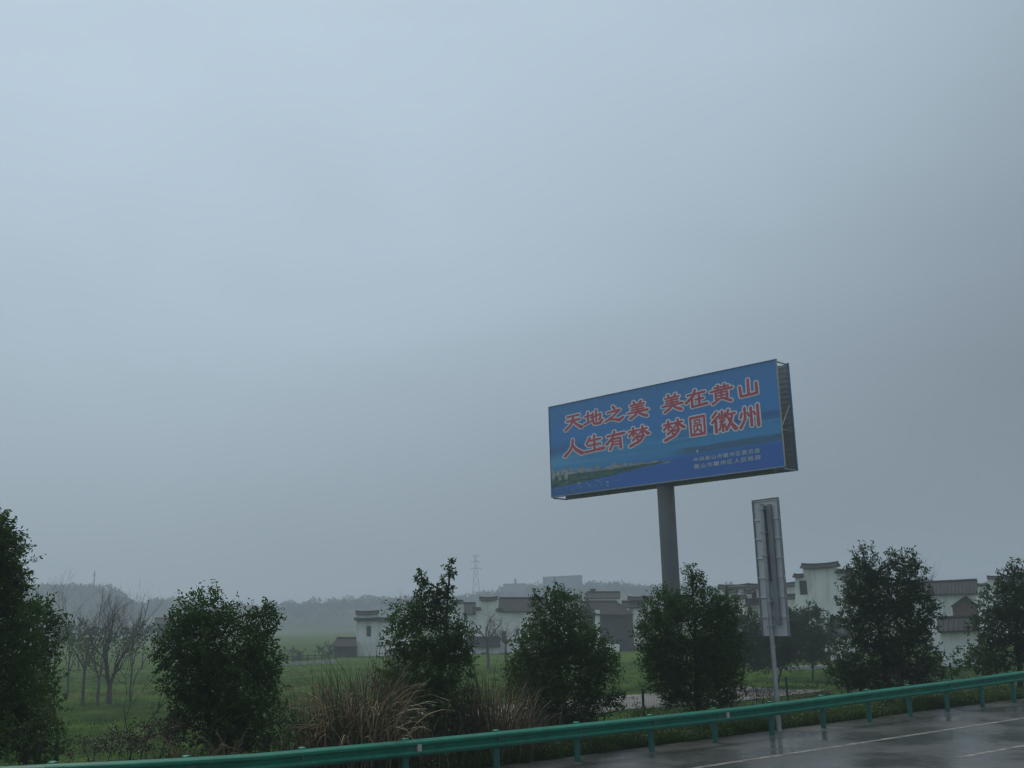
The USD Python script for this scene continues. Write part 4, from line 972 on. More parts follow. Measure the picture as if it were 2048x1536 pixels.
def leafy_tree(name, label, cat, base_px, Y, lumps, seed, leaf=LEAF, twigs=250, leaf_len=0.088, leaf_w=0.034, trunk_r=0.06, group=None, per=11, loose=0.32, trunks=1, twig_len=0.26, bark=BARK):
    """lumps: (pixel column, pixel row, half width, half height[, density, metres nearer(-) or farther(+)])"""
    rng = np.random.default_rng(seed)
    bx = at(base_px, 1300, Y)
    base = np.array([bx[0], bx[1], float(gz(bx[0], bx[1]))])
    T = Thing(name, label, cat, base, group=group)
    C, Rr, D = [], [], []
    for l in lumps:
        c = at(l[0], l[1], Y + (l[5] if len(l) > 5 else 0.0))
        k = (c - EYE) @ _f / FPX
        C.append(c); Rr.append((l[2] * k, (l[2] + l[3]) / 2 * k, l[3] * k)); D.append(l[4] if len(l) > 4 else 1.0)
    C, Rr, D = np.array(C), np.array(Rr), np.array(D)
    crown_top = C[np.argmax(C[:, 2] + Rr[:, 2])]
    # trunk
    zt = crown_top[2]
    for q in range(trunks):
        a = base + [rng.normal() * .04 * q, rng.normal() * .04 * q, -0.15]
        tip = crown_top + (rng.normal(size=3) * [0.3, 0.3, 0.1] if q else 0)
        tp = curve(a, tip, 0, 8, rng, 0.03)
        T.part('trunk', MB().tube(tp, np.linspace(trunk_r * (1.15 if q == 0 else 0.8), 0.008, 8), 8), bark, smooth=True)
        if q == 0:
            axis_pts = tp
    cv, cf, n0 = [], [], 0
    twig = MB()
    for c, r, d in zip(C, Rr, D):
        area = np.pi * r[0] * r[2]
        n = max(6, int(twigs * area * d))
        u = rng.normal(size=(n, 3)); u /= np.linalg.norm(u, axis=1, keepdims=True)
        rad = rng.uniform(0.12, 1.0, n) ** 0.42
        bump = 0.58 + 0.86 * fbm(u * 2.1 + seed * 3.7 + c, 3, seed)
        p = c + u * r * (rad * bump)[:, None]
        ok = p[:, 2] > gz(p[:, 0], p[:, 1]) + 0.08
        p, u = p[ok], u[ok]
        n = len(p)
        if n == 0:
            continue
        # limb from the trunk to the lump and its boughs
        k = int(np.clip(np.searchsorted(axis_pts[:, 2], c[2] - r[2] * 0.9), 1, len(axis_pts) - 2))
        s = axis_pts[k]
        lr = trunk_r * 0.45
        mb = MB().tube(curve(s, c, 0.08 * np.linalg.norm(c - s), 6, rng, 0.03), np.linspace(lr, lr * 0.4, 6), 6)
        for q in p[rng.choice(n, min(n, 9), replace=False)]:
            mb.tube(curve(c + (s - c) * rng.uniform(0, .35), q, 0.05, 5, rng, 0.02), np.linspace(lr * 0.4, 0.004, 5), 5)
        T.part('limb', mb, bark)
        # twigs with leaves
        out = u * 0.8 + rng.normal(size=(n, 3)) * 0.55 + [0, 0, 0.35]
        out /= np.linalg.norm(out, axis=1, keepdims=True)
        tl = min(twig_len, 0.75 * max(r[0], 0.12)) * rng.uniform(0.5, 1.3, (n, 1))
        for a, b in zip(p[::3], (p + out * tl)[::3]):
            twig.tube([a, b], [0.004, 0.002], 3, cap=False)
        m = per
        f = np.tile(np.linspace(0.05, 1.0, m), n)[:, None]
        pp = np.repeat(p, m, 0) + np.repeat(out * tl, m, 0) * f + rng.normal(size=(n * m, 3)) * 0.02
        dd = np.repeat(out, m, 0) * 0.55 + rng.normal(size=(n * m, 3)) * 0.75
        v, ff = leaf_quads(pp, dd, rng, leaf_len, leaf_w, droop=loose)
        cv.append(v); cf.append(ff + n0); n0 += len(v)
    if cv:
        T.part('crown', (np.vstack(cv), np.vstack(cf)), leaf)
    if twig.n:
        T.part('twigs', twig, bark, kind='stuff')
    return T

ROW = 2.6
def rowY(px, s=ROW):
    t = row_t(px, s)
    return float(rail_pt(t, s)[1])
TG = 'evergreen trees planted along the guardrail'
leafy_tree('evergreen_tree', 'tall dark evergreen tree cut off by the left edge of the photo', 'tree', -10, rowY(0), [
    (-22, 1075, 40, 50), (2, 1060, 16, 40, .7), (-5, 1120, 42, 45), (-20, 1180, 62, 55), (-10, 1240, 84, 50), (-25, 1310, 105, 60), (-20, 1390, 95, 70), (-10, 1460, 90, 60), (40, 1165, 16, 18, .7), (-40, 1140, 80, 100)],
    101, LEAF, trunk_r=0.085, group=TG)
leafy_tree('evergreen_tree', 'lower leafy evergreen just right of the tall cut-off tree at left', 'tree', 62, rowY(60, 4.2), [
    (80, 1216, 22, 20), (60, 1245, 52, 30), (45, 1300, 55, 35), (60, 1360, 40, 45, .7), (40, 1440, 55, 60, .9), (110, 1232, 18, 10, .5), (95, 1290, 26, 30, .6), (85, 1400, 30, 50, .6), (90, 1490, 34, 40, .7)], 102, LEAF, trunk_r=0.05, group=TG)
leafy_tree('evergreen_tree', 'wide bushy evergreen with a rounded crown standing alone in the left half', 'tree', 445, rowY(435), [
    (412, 1230, 48, 42), (380, 1262, 42, 38), (350, 1300, 40, 40), (440, 1290, 80, 62), (520, 1252, 30, 36), (525, 1320, 32, 60), (400, 1350, 68, 52), (470, 1375, 74, 66), (430, 1440, 70, 46), (510, 1440, 42, 50), (380, 1410, 40, 44, .9), (460, 1486, 70, 26, .9), (545, 1222, 8, 10, .6)], 103, LEAF, trunk_r=0.07, group=TG)
leafy_tree('evergreen_tree', 'tallest evergreen with a ragged forked spire rising left of centre', 'tree', 862, rowY(860), [
    (842, 1160, 10, 26, .8), (850, 1185, 14, 20, .8), (900, 1138, 9, 22, .8), (893, 1172, 12, 22, .8), (872, 1188, 8, 14, .6), (848, 1216, 28, 28, .9), (884, 1222, 24, 30, .9), (810, 1238, 28, 30), (845, 1280, 70, 44), (925, 1274, 22, 30, .8), (905, 1300, 40, 30), (850, 1345, 88, 48), (850, 1410, 84, 54), (865, 1465, 70, 36, .9), (940, 1320, 12, 16, .5)], 104, LEAF, trunk_r=0.08, group=TG)
leafy_tree('evergreen_tree', 'broad cone-shaped evergreen at the centre in front of the barn', 'tree', 1125, rowY(1125), [
    (1112, 1192, 20, 22, .9), (1072, 1192, 8, 12, .5), (1112, 1226, 44, 30), (1120, 1270, 72, 40), (1080, 1300, 50, 40), (1165, 1300, 56, 36), (1120, 1340, 96, 44), (1060, 1370, 46, 40), (1205, 1335, 30, 34, .8), (1120, 1400, 90, 44), (1200, 1392, 40, 32, .7), (1070, 1425, 46, 26, .9), (1130, 1436, 70, 18, .8), (1235, 1402, 16, 14, .5)], 105, LEAF, trunk_r=0.075, group=TG)
leafy_tree('evergreen_tree', 'broad evergreen with a small topknot directly below the billboard pole', 'tree', 1390, rowY(1388), [
    (1383, 1145, 14, 18, .8), (1392, 1170, 18, 18, .8), (1330, 1212, 38, 30), (1400, 1215, 60, 34), (1452, 1222, 24, 36), (1380, 1260, 88, 46), (1312, 1262, 36, 40), (1440, 1300, 50, 44), (1370, 1325, 80, 42), (1320, 1318, 40, 34, .9), (1395, 1372, 80, 38), (1450, 1360, 34, 30, .8), (1330, 1360, 40, 26, .8), (1400, 1405, 76, 20, .8)], 106, LEAF, trunk_r=0.085, group=TG)
leafy_tree('evergreen_tree', 'large dark double-topped evergreen right of the tall white gable', 'tree', 1775, rowY(1775), [
    (1732, 1122, 28, 24, .9), (1800, 1122, 28, 22, .9), (1728, 1160, 40, 34), (1805, 1160, 48, 36), (1765, 1190, 78, 42), (1720, 1225, 40, 44), (1825, 1225, 46, 48), (1770, 1260, 90, 50), (1740, 1320, 72, 44), (1820, 1310, 60, 44, .9), (1690, 1350, 36, 30, .8), (1770, 1360, 90, 28, .9), (1850, 1350, 44, 26, .7)], 107, LEAF_DARK, leaf_len=0.10, leaf_w=0.045, twigs=150, trunk_r=0.11, group=TG)
leafy_tree('evergreen_tree', 'dark evergreen cut off by the right edge above the guardrail', 'tree', 2025, rowY(2020), [
    (2028, 1140, 14, 18, .8), (2025, 1170, 30, 26), (2010, 1205, 50, 34), (2030, 1250, 70, 48), (1985, 1262, 36, 36, .9), (2015, 1310, 66, 34), (2060, 1230, 50, 90)], 108, LEAF_DARK, leaf_len=0.11, leaf_w=0.05, twigs=110, trunk_r=0.1, group=TG)

# bushes in front of the village
VB = 'dark bushes in front of the village houses'
for lab, px, Y, lumps, sd in (
    ('bushy dark shrub left of the sign pole before the stepped white house', 1475, 70, [(1475, 1262, 34, 36), (1470, 1300, 46, 30), (1440, 1300, 30, 26), (1500, 1318, 30, 20), (1505, 1235, 10, 16, .7), (1455, 1250, 14, 20, .7)], 201),
    ('dark shrub directly behind the lower end of the grey sign panel', 1548, 72, [(1548, 1280, 34, 34), (1545, 1312, 44, 22), (1580, 1290, 26, 30), (1520, 1270, 20, 26), (1585, 1236, 14, 18, .7)], 202),
    ('pointed dark tree in front of the door of the tall white gable', 1620, 76, [(1622, 1222, 11, 16, .8), (1615, 1248, 26, 24), (1600, 1285, 44, 32), (1640, 1292, 32, 30), (1580, 1252, 16, 20, .7)], 203),
    ('light twiggy shrub against the white wall of the tall gable', 1655, 82, [(1655, 1236, 12, 14, .35), (1658, 1262, 16, 20, .6)], 204)):
    leafy_tree('shrub', lab, 'shrub', px, Y, lumps, sd, LEAF_DARK, twigs=60, leaf_len=0.22, leaf_w=0.10, per=9, trunk_r=0.07, group=VB, twig_len=0.5)
leafy_tree('round_tree', 'small egg-shaped green tree showing between the cone-shaped tree and the barn roof', 'tree', 1160, 95, [(1160, 1202, 14, 18), (1160, 1232, 20, 30), (1160, 1275, 22, 30)], 205, LEAF_DARK, twigs=18, leaf_len=0.26, leaf_w=0.11, per=9, trunk_r=0.12, twig_len=0.5)
leafy_tree('shrub', 'small dark round bush beside the lean-to shed in the far meadow', 'shrub', 650, 132, [(650, 1302, 15, 12)], 206, LEAF_DARK, twigs=14, leaf_len=0.32, leaf_w=0.15, per=9, trunk_r=0.1, twig_len=0.6)
HG = 'misty hedge bushes in the meadow at left'
for lab, px, Y, lumps, sd in (
    ('misty grey-green hedge bush behind the tall thin bare tree', 160, 125, [(160, 1262, 26, 18), (185, 1272, 22, 14)], 211),
    ('misty grey-green hedge bush right of the stout forked bare tree', 285, 130, [(290, 1262, 26, 16), (262, 1272, 20, 12)], 212),
    ('low misty hedge bush seen between the lower leafy evergreen and the bare trees', 112, 118, [(112, 1268, 22, 16), (132, 1280, 18, 12)], 213),
    ('low dark hedge bush behind the right side of the wide bushy tree', 585, 140, [(585, 1312, 16, 9), (608, 1316, 12, 7)], 214)):
    leafy_tree('shrub', lab, 'shrub', px, Y, lumps, sd, LEAF_DARK, twigs=12, leaf_len=0.34, leaf_w=0.16, per=9, trunk_r=0.1, group=HG, twig_len=0.7)
leafy_tree('shrub', 'green leafy bush above the guardrail between the two right-hand evergreens', 'shrub', 1945, 38, [(1935, 1322, 40, 22, .8), (1975, 1330, 40, 24, .8), (1905, 1345, 26, 14, .6), (1955, 1292, 16, 14, .5)], 207, LEAF, twigs=70, leaf_len=0.12, leaf_w=0.055, trunk_r=0.04)
leafy_tree('shrub', 'low reddish brown bush at the foot of the double-topped evergreen', 'shrub', 1830, 33, [(1830, 1352, 40, 20, .8), (1790, 1362, 30, 14, .7)], 208, LEAF_BROWN, twigs=70, leaf_len=0.10, leaf_w=0.045, trunk_r=0.03)

# bare trees
def bare_tree(name, label, px, Y, height_px_top, seed, spread=0.5, trunk_r=0.16, first=0.25, levels=5, kids=3, lean=(0, 0, 0), mat_=BARK_GREY, up=0.55, buds=None, group=None, cat='tree', arm=None, sides=5):
    rng = np.random.default_rng(seed)
    b = at(px, 1300, Y); base = np.array([b[0], b[1], float(gz(b[0], b[1]))])
    H = at(px, height_px_top, Y)[2] - base[2]
    T = Thing(name, label, cat, base, group=group)
    fork = base + np.array([lean[0] * H * first, lean[1] * H * first, H * first])
    T.part('trunk', MB().tube(np.vstack([base - [0, 0, .2], curve(base, fork, 0, 4, rng, 0.02 * H * first)]), np.linspace(trunk_r * 1.2, trunk_r * 0.8, 5), 9), mat_, smooth=True)
    tips = []
    def grow(mb, p, d, L, r, lv):
        n = 5
        pts = [p]
        q = d.copy()
        for i in range(n - 1):
            q = q + rng.normal(size=3) * 0.13 + [0, 0, up * 0.13]
            q /= np.linalg.norm(q)
            pts.append(pts[-1] + q * L / (n - 1))
        mb.tube(np.array(pts), np.linspace(r, r * 0.55, n), sides if lv > 2 else 3, cap=False)
        tips.append(pts[-1])
        if lv <= 1:
            return
        for k in range(kids + (rng.random() < 0.4)):
            s = pts[rng.integers(1, n)] if k else pts[-1]
            dd = q + rng.normal(size=3) * spread * [1, 1, 0.6]
            dd /= np.linalg.norm(dd)
            grow(mb, s, dd, L * rng.uniform(0.55, 0.85), max(r * 0.48, 0.005), lv - 1)
    rem = H * (1 - first)
    nm = arm or 3
    for k in range(nm):
        a = 2 * np.pi * k / nm + rng.uniform(-.5, .5)
        d = np.array([math.cos(a) * spread, math.sin(a) * spread, 1.0]) + np.array(lean) * 0.7
        d /= np.linalg.norm(d)
        mb = MB()
        grow(mb, fork - [0, 0, 0.03 * H * k / nm], d, rem * 0.40, trunk_r * 0.6, levels)
        T.part('branch', mb, mat_)
    if buds:
        tp = np.array(tips)
        tp = tp[rng.random(len(tp)) < buds[1]]
        tp = tp[tp[:, 2] < base[2] + H * buds[2]]
        if len(tp):
            c = np.repeat(tp, 8, 0) + rng.normal(size=(len(tp) * 8, 3)) * 0.16 * buds[3]
            T.part('young_leaves', leaf_quads(c, rng.normal(size=c.shape), rng, 0.12 * buds[3], 0.06 * buds[3]), buds[0])
    return T
BG = 'bare trees in the misty meadow at left'
bare_tree('bare_tree', 'stout forked bare tree with a thick dark trunk in the meadow', 224, 72, 1185, 301, spread=0.42, trunk_r=0.19, first=0.16, levels=5, kids=3, arm=4, buds=(LEAF_SPRING, 0.10, 0.62, 1.8), group=BG, up=0.75)
bare_tree('bare_tree', 'tall thin bare tree left of the stout forked one', 172, 70, 1160, 302, spread=0.34, trunk_r=0.10, first=0.30, levels=5, kids=3, buds=(LEAF_SPRING, 0.35, 0.6, 1.9), group=BG)
bare_tree('bare_tree', 'slender upright bare tree just behind the stout forked one', 202, 70, 1172, 303, spread=0.32, trunk_r=0.09, first=0.22, levels=5, kids=3, buds=(LEAF_SPRING, 0.4, 0.6, 1.9), group=BG)
bare_tree('bare_tree', 'thin straight bare sapling tree right of the stout forked one', 266, 74, 1215, 304, spread=0.26, trunk_r=0.07, first=0.35, levels=4, kids=3, group=BG)
bare_tree('bare_tree', 'small bare tree half hidden beside the left evergreens', 140, 78, 1190, 305, spread=0.4, trunk_r=0.09, first=0.25, levels=5, kids=2, buds=(LEAF_SPRING, 0.5, 0.6, 1.9), group=BG)
bare_tree('bare_sapling', 'thin dark leafless sapling rising from the verge right of the fence post', 262, rowY(262, 3.4), 1268, 306, spread=0.5, trunk_r=0.022, first=0.34, levels=4, kids=2, lean=(0.10, 0, 0), mat_=BARK, cat='sapling', arm=2)
bare_tree('bare_sapling', 'thin leafless sapling in front of the lower leafy evergreen at left', 98, rowY(98, 3.2), 1260, 307, spread=0.35, trunk_r=0.024, first=0.5, levels=4, kids=2, mat_=BARK, cat='sapling', arm=2, buds=(LEAF_SPRING, .4, .9, 0.6))
bare_tree('bare_tree', 'thin bare tree with level branches before the long white house', 975, 108, 1200, 308, spread=0.9, trunk_r=0.15, first=0.4, levels=4, kids=3, up=0.1, arm=4, group='bare trees before the village')
bare_tree('bare_tree', 'second thin bare tree, right of the first, before the long white house', 1012, 112, 1225, 309, spread=0.8, trunk_r=0.12, first=0.4, levels=4, kids=3, up=0.1, arm=4, group='bare trees before the village')
bare_tree('bare_tree', 'misty bare tree behind the left shoulder of the spired evergreen', 806, 190, 1176, 310, spread=0.55, trunk_r=0.22, first=0.2, levels=6, kids=2, group='bare trees before the village')
bare_tree('bare_tree', 'bare tree crown standing above the roof at right', 1868, 128, 1102, 311, spread=0.45, trunk_r=0.2, first=0.3, levels=6, kids=2, group='bare trees before the village')
bare_tree('bare_bush', 'sparse bare brown bush by the access road behind the guardrail', 1500, 40, 1368, 312, spread=0.9, trunk_r=0.03, first=0.1, levels=4, kids=3, cat='shrub', buds=(LEAF_BROWN, .5, 1.0, .7), arm=5)

# reeds
def blades(base, d, L, W, bend, rng, nseg=7):
    """arching ribbons; bend: how far the tip falls over"""
    n = len(base)
    t = np.linspace(0, 1, nseg + 1)
    h = np.stack([np.cos(d), np.sin(d)], 1)
    lean = rng.uniform(0.02, 0.34, n) ** 1.2
    ang = lean[:, None] + bend[:, None] * t[None] ** 1.7
    ds = (L / nseg)[:, None]
    hx = np.concatenate([np.zeros((n, 1)), np.cumsum(np.sin(ang[:, :-1]) * ds, 1)], 1)
    hz = np.concatenate([np.zeros((n, 1)), np.cumsum(np.cos(ang[:, :-1]) * ds, 1)], 1)
    p = base[:, None] + np.concatenate([h[:, None] * hx[..., None], hz[..., None]], 2)
    side = np.stack([-h[:, 1], h[:, 0], np.zeros(n)], 1)
    tw = rng.uniform(-.6, .6, n)
    side = side * np.cos(tw)[:, None] + np.array([0, 0, 1.0]) * np.sin(tw)[:, None]
    w = W[:, None] * np.array([0.7, 1, 1, .95, .85, .7, .45, .08])[None] / 2
    v = np.stack([p - side[:, None] * w[..., None], p + side[:, None] * w[..., None]], 2).reshape(-1, 3)
    m = 2 * (nseg + 1)
    k = np.arange(nseg) * 2
    q = np.stack([k, k + 1, k + 3, k + 2], 1)
    q = (np.arange(n)[:, None, None] * m + q).reshape(-1, 4)
    return v, np.vstack([q[:, [0, 1, 2]], q[:, [0, 2, 3]]])
def reed_clump(label, px, s, seed, r=0.35, green=160, dry=90, rust=60, L=1.5, plumes=0, wide=0.013, arch=1.7):
    rng = np.random.default_rng(seed)
    c = rail_pt(row_t(px, s), s)
    c[2] = float(gz(c[0], c[1]))
    T = Thing('reed_clump', label, 'reeds', c, group='tall reed clumps on the verge')
    for nm, n, m, k, bd in (('green_blades', green, REED_GREEN, 1.0, (0.3, arch * .9)), ('dry_blades', dry, REED_DRY, 0.95, (0.8, arch * 1.35)), ('rust_stems', rust, REED_RUST, 1.05, (0.1, 1.5))):
        if not n:
            continue
        q = rng.normal(size=(n, 2)) * r * 0.75
        b = np.column_stack([c[0] + q[:, 0], c[1] + q[:, 1], gz(c[0] + q[:, 0], c[1] + q[:, 1]) - 0.03])
        d = np.where(rng.random(n) < 0.35, np.arctan2(q[:, 1], q[:, 0]), rng.uniform(-np.pi, np.pi, n)) + rng.normal(size=n) * 0.5
        v, f = blades(b, d, L * k * rng.uniform(0.45, 1.1, n), wide * rng.uniform(0.6, 1.3, n), rng.uniform(*bd, n), rng)
        T.part(nm, (v, f), m)
    for k in range(plumes):
        a = rng.uniform(0, 2 * np.pi); q = rng.normal(size=2) * r * 0.4
        b = np.array([[c[0] + q[0], c[1] + q[1], c[2]]])
        v, _ = blades(b, np.array([a]), np.array([L * rng.uniform(0.8, 1.15)]), np.array([0.01]), np.array([rng.uniform(1.2, 2.4)]), rng)
        pts = v.reshape(8, 2, 3).mean(1)
        mb = MB().tube(pts, np.linspace(0.004, 0.002, 8), 4)
        st = T.part('flower_stem', mb, REED_DRY)
        n = 60
        u = rng.uniform(4.2, 7, n); i = u.astype(int).clip(0, 6); fr = (u - i)[:, None]
        pp = pts[i] * (1 - fr) + pts[i + 1] * fr
        T.part('plume', leaf_quads(pp, rng.normal(size=(n, 3)) * 0.5 + (pts[7] - pts[5]) * 4, rng, 0.07, 0.014, droop=.5), REED_DRY, parent=st)
    return T
reed_clump('largest tawny reed clump with long drooping dry blades left of the spired tree', 708, 1.6, 401, r=0.5, green=210, dry=240, rust=80, L=2.4, plumes=26, wide=0.024, arch=2.3)
reed_clump('tall rust coloured reed clump leaning on the left side of the spired tree', 655, 2.4, 402, r=0.5, green=200, dry=90, rust=170, L=2.2, plumes=8, wide=0.018)
reed_clump('green reed clump with upright blades behind the largest tawny clump', 738, 2.7, 403, r=0.5, green=320, dry=50, rust=160, L=2.75, plumes=3, wide=0.018)
reed_clump('low green and tan reeds between the wide bushy tree and the tawny clump', 590, 1.7, 404, r=0.5, green=260, dry=80, rust=60, L=1.15, plumes=5, wide=0.017)
reed_clump('few arching straw coloured reed stalks in front of the wide bushy tree', 405, 1.5, 405, r=0.6, green=90, dry=60, rust=60, L=1.3, plumes=16, wide=0.02, arch=2.0)
reed_clump('reddish tan upright reeds between the spired tree and the cone-shaped tree', 972, 1.9, 406, r=0.6, green=240, dry=190, rust=420, L=2.1, plumes=6, wide=0.017)
reed_clump('small tan reed tuft at the foot of the cone-shaped tree', 1045, 1.8, 407, r=0.45, green=130, dry=70, rust=150, L=1.3, wide=0.015)
reed_clump('small dark reed tuft left of the tree below the billboard pole', 1315, 2.2, 408, r=0.3, green=90, dry=30, rust=90, L=1.0, wide=0.014)
reed_clump('low green reeds between the fence post and the straw coloured stalks', 320, 2.0, 409, r=0.7, green=260, dry=60, rust=120, L=1.0, plumes=3, wide=0.015)
reed_clump('low tan reeds in front of the trunk of the spired tree', 815, 1.5, 410, r=0.5, green=150, dry=90, rust=140, L=1.35, plumes=3, wide=0.016)
reed_clump('short green reeds beside the green fence post at far left', 190, 2.1, 411, r=0.6, green=220, dry=30, rust=90, L=0.85, wide=0.014)

reed_clump('long pale arching blades hanging in front of the largest tawny clump', 728, 1.4, 412, r=0.35, green=0, dry=85, rust=0, L=2.3, plumes=6, wide=0.034, arch=2.0)
reed_clump('thick straw coloured arching stalks leaning over the guardrail by the wide bushy tree', 452, 1.35, 413, r=0.35, green=0, dry=26, rust=0, L=1.35, plumes=5, wide=0.032, arch=1.9)

# low weedy shrubs on the verge
WG = 'brownish weedy bushes on the verge'
for lab, px, s, lumps, sd, lf in (
    ('brownish weedy bush left of the leafless sapling', 215, 2.6, [(225, 1478, 50, 26, .7), (175, 1496, 40, 20, .6)], 501, LEAF_BROWN),
    ('brown tangled weed bush right of the leafless sapling', 320, 2.8, [(315, 1470, 52, 26, .7), (360, 1462, 34, 30, .6)], 502, LEAF_BROWN),
    ('green weedy growth at the foot of the left evergreens', 90, 2.2, [(70, 1490, 60, 30, .8), (120, 1505, 40, 18, .6)], 503, LEAF),
    ('dark low growth under the spired tree along the guardrail', 900, 1.9, [(900, 1462, 60, 22, .9), (820, 1475, 50, 22, .9)], 504, LEAF_DARK),
    ('dark low growth under the cone-shaped tree along the guardrail', 1120, 1.9, [(1100, 1436, 70, 16, .7), (1180, 1424, 40, 12, .5)], 505, LEAF_BROWN),
    ('low green weeds behind the guardrail beside the sign pole', 1600, 1.6, [(1590, 1396, 30, 14, .6), (1630, 1388, 30, 16, .6)], 506, LEAF_BROWN),
    ('low dark weeds at the foot of the wide bushy tree', 480, 1.9, [(470, 1492, 60, 22, .8), (540, 1486, 40, 22, .7)], 507, LEAF_DARK)):
    leafy_tree('weed_bush', lab, 'bush', px, rowY(px, s), lumps, sd, lf, twigs=150, leaf_len=0.06, leaf_w=0.022, per=10, trunk_r=0.012, group=WG, trunks=3, twig_len=0.2)

SG_ = 'mixed scrub filling the gaps between the evergreens'
for lab, px, s, lumps, sd, lf in (
    ('mixed green scrub between the wide bushy tree and the tawny reeds', 575, 2.4, [(572, 1440, 30, 34, .8), (600, 1462, 32, 24, .8), (560, 1400, 14, 20, .5)], 511, LEAF),
    ('reddish brown scrub on the left flank of the spired tree', 775, 2.2, [(770, 1420, 26, 34, .7), (765, 1380, 18, 26, .5), (785, 1460, 34, 22, .8)], 512, LEAF_BROWN),
    ('olive scrub between the spired tree and the reddish reeds', 940, 2.3, [(940, 1420, 26, 34, .7), (945, 1380, 14, 22, .5), (950, 1456, 34, 18, .8)], 513, LEAF_BROWN),
    ('low green scrub in the gap between the cone-shaped tree and the billboard tree', 1262, 1.7, [(1262, 1424, 26, 12, .6), (1295, 1420, 20, 12, .6)], 514, LEAF),
    ('low scrub right of the tree below the billboard pole', 1500, 1.8, [(1498, 1392, 24, 14, .6), (1528, 1388, 20, 12, .6)], 515, LEAF_BROWN),
    ('yellowish green scrub in front of the tall tree at the left edge', 40, 1.7, [(30, 1470, 40, 34, .7), (75, 1450, 26, 34, .6), (110, 1420, 14, 30, .4)], 516, LEAF_SPRING),
    ('olive brown scrub between the green fence post and the wide bushy tree', 285, 2.0, [(250, 1486, 34, 18, .8), (300, 1476, 34, 24, .8), (345, 1452, 22, 30, .7)], 517, LEAF_BROWN)):
    leafy_tree('scrub_bush', lab, 'bush', px, rowY(px, s), lumps, sd, lf, twigs=170, leaf_len=0.075, leaf_w=0.026, per=10, trunk_r=0.014, group=SG_, trunks=3, twig_len=0.24)

# wire mesh fence along the foot of the trees
FS = 3.7
f0 = row_t(120, FS)
FEN = Thing('wire_fence', 'green wire mesh fence on thin posts behind the guardrail', 'fence', [*rail_pt(f0, FS)[:2], float(gz(*rail_pt(f0, FS)[:2]))])
fts = [f0 + 3.0 * k for k in range(-2, 16)]
fp = [np.array([*rail_pt(t, FS)[:2], float(gz(*rail_pt(t, FS)[:2]))]) for t in fts]
hp = at(120, 1476, rowY(120, FS))[2] - fp[2][2]
for p in fp:
    FEN.part('post', MB().tube([p - [0, 0, .3], p + [0, 0, hp]], 0.036, 10), FENCE_GREEN, smooth=40)
for a, b in zip(fp, fp[1:]):
    mb = MB()
    for k in range(11):
        z = 0.08 + (hp - 0.14) * k / 10
        mb.tube([a + [0, 0, z], b + [0, 0, z]], 0.0025, 3, cap=False)
    for k in range(1, 30):
        q = a + (b - a) * k / 30
        mb.tube([q + [0, 0, 0.08], q + [0, 0, hp - 0.06]], 0.0022, 3, cap=False)
    FEN.part('mesh_panel', mb, FENCE_GREEN)

# grass
def tuft(n, h, spread, seed):
    r = np.random.default_rng(seed)
    q = r.normal(size=(n, 2)) * spread
    b = np.column_stack([q, np.full(n, -0.02)])
    return blades(b, r.uniform(0, 2 * np.pi, n), h * r.uniform(0.4, 1.15, n), np.full(n, 0.0075) * r.uniform(0.7, 1.4, n), r.uniform(0.2, 1.8, n), r)
def meadow(name, label, x, y, scale, seed, tufts, m):
    r = np.random.default_rng(seed)
    path = '/World/' + numbered('/World', name)
    pi = UsdGeom.PointInstancer.Define(stage, path)
    for k, t in enumerate(tufts):
        pi.CreatePrototypesRel().AddTarget(usdkit.mesh(stage, f'{path}/grass_tuft_{k + 1:03d}', t, m[k % len(m)]).GetPath())
    n = len(x)
    pi.CreatePositionsAttr(Vt.Vec3fArray.FromNumpy(np.stack([x, y, gz(x, y)], 1).astype(np.float32)))
    sc = (scale * r.uniform(0.55, 1.35, n))
    pi.CreateScalesAttr(Vt.Vec3fArray.FromNumpy(np.stack([sc, sc, sc * r.uniform(0.7, 1.3, n)], 1).astype(np.float32)))
    pi.CreateProtoIndicesAttr(Vt.IntArray.FromNumpy(r.integers(0, len(tufts), n).astype(np.int32)))
    pi.CreateOrientationsAttr(Vt.QuathArray([Gf.Quath(float(math.cos(a)), 0, 0, float(math.sin(a))) for a in r.uniform(0, np.pi, n)]))
    custom(pi.GetPrim(), label=label, category='grass', kind='stuff')
_cr = np.random.default_rng(5)
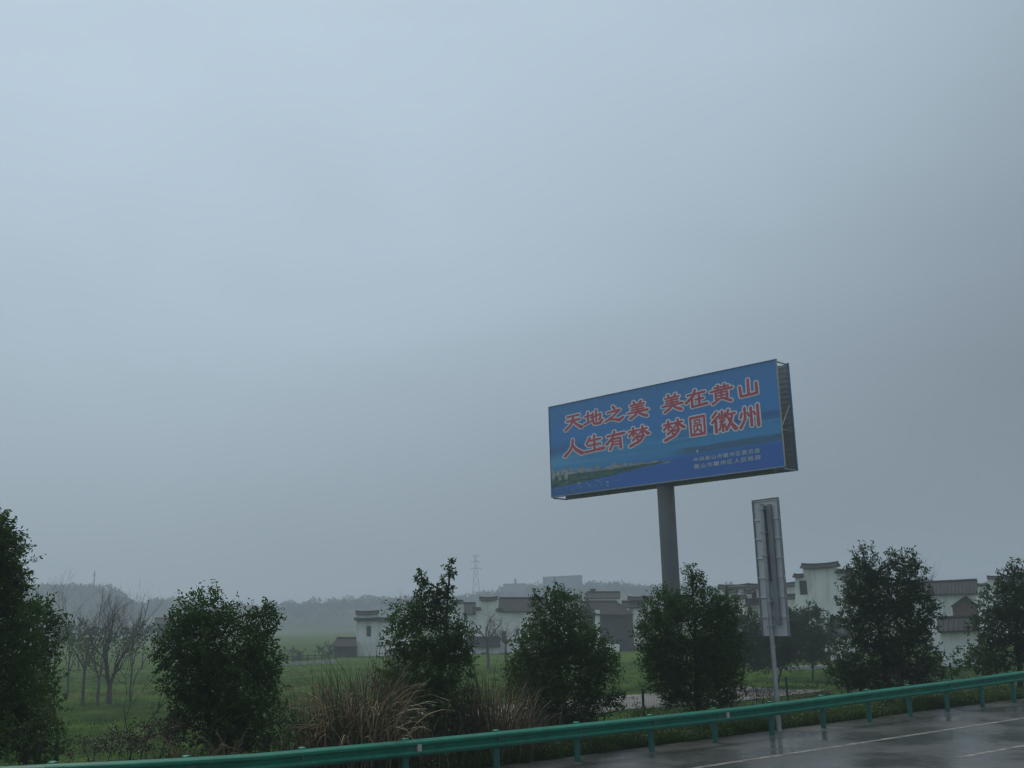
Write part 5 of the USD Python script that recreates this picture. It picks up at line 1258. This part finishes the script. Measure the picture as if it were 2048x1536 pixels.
clump_small = leaf_quads(_cr.normal(size=(60, 3)) * [0.10, 0.10, 0.05] + [0, 0, 0.16], _cr.normal(size=(60, 3)) + [0, 0, 0.4], _cr, 0.07, 0.03)
road_line = shapely.buffer(_line, 4.3)
r_ = np.random.default_rng(77)
n = 9000
t_ = np.concatenate([r_.uniform(-14, 45, n)])
s_ = 0.95 + 6.5 * r_.uniform(0, 1, n) ** 1.5
xy = RD * t_[:, None] + RN * (RAIL_OFF + s_)[:, None]
meadow('verge_grass', 'rough green and straw coloured grass covering the verge behind the guardrail', xy[:, 0], xy[:, 1], np.where(s_ < 2.0, 0.95, 1.15), 1, [tuft(34, 0.34, 0.10, 60 + k) for k in range(5)], [GRASS, GRASS, GRASS, GRASS, LEAF_BROWN])
n = 2600
t_ = r_.uniform(-10, 45, n); s_ = r_.uniform(0.86, 1.5, n)
xy = RD * t_[:, None] + RN * (RAIL_OFF + s_)[:, None]
meadow('roadside_weeds', 'yellowish green weeds along the pavement edge under the guardrail', xy[:, 0], xy[:, 1], np.full(n, 1.0), 3, [tuft(26, 0.30, 0.07, 70 + k) for k in range(3)] + [clump_small], [GRASS, LEAF_SPRING, GRASS, LEAF_SPRING])
n = 15000
yy = 24 + 90 * r_.uniform(0, 1, n) ** 1.6
xx = yy * r_.uniform(-0.56, 0.56, n)
sd = xx * RN[0] + yy * RN[1] - RAIL_OFF
keep = (sd > 6.5) & ~shapely.contains_xy(road_line, xx, yy)
meadow('meadow_grass', 'short uneven grass of the misty meadow below the highway', xx[keep], yy[keep], np.full(keep.sum(), 1.0), 2, [tuft(40, 0.28, 0.30, 80 + k) for k in range(4)], [GRASS, GRASS, LEAF_SPRING, GRASS])

# ------------------------------------------------------------------ mist
HAZE_DENSITY = 0.0012
haze = usdkit.material(stage, '/World/Looks/mist', {'v': ('principled_volume', {'color': (0.76, 0.86, 0.92), 'density': HAZE_DENSITY, 'anisotropy': 0.4})}, volume='v.volume')
solo('haze', MB().box((-1900, -260, -4.5), (1900, 1800, 60)), haze, kind='stuff')
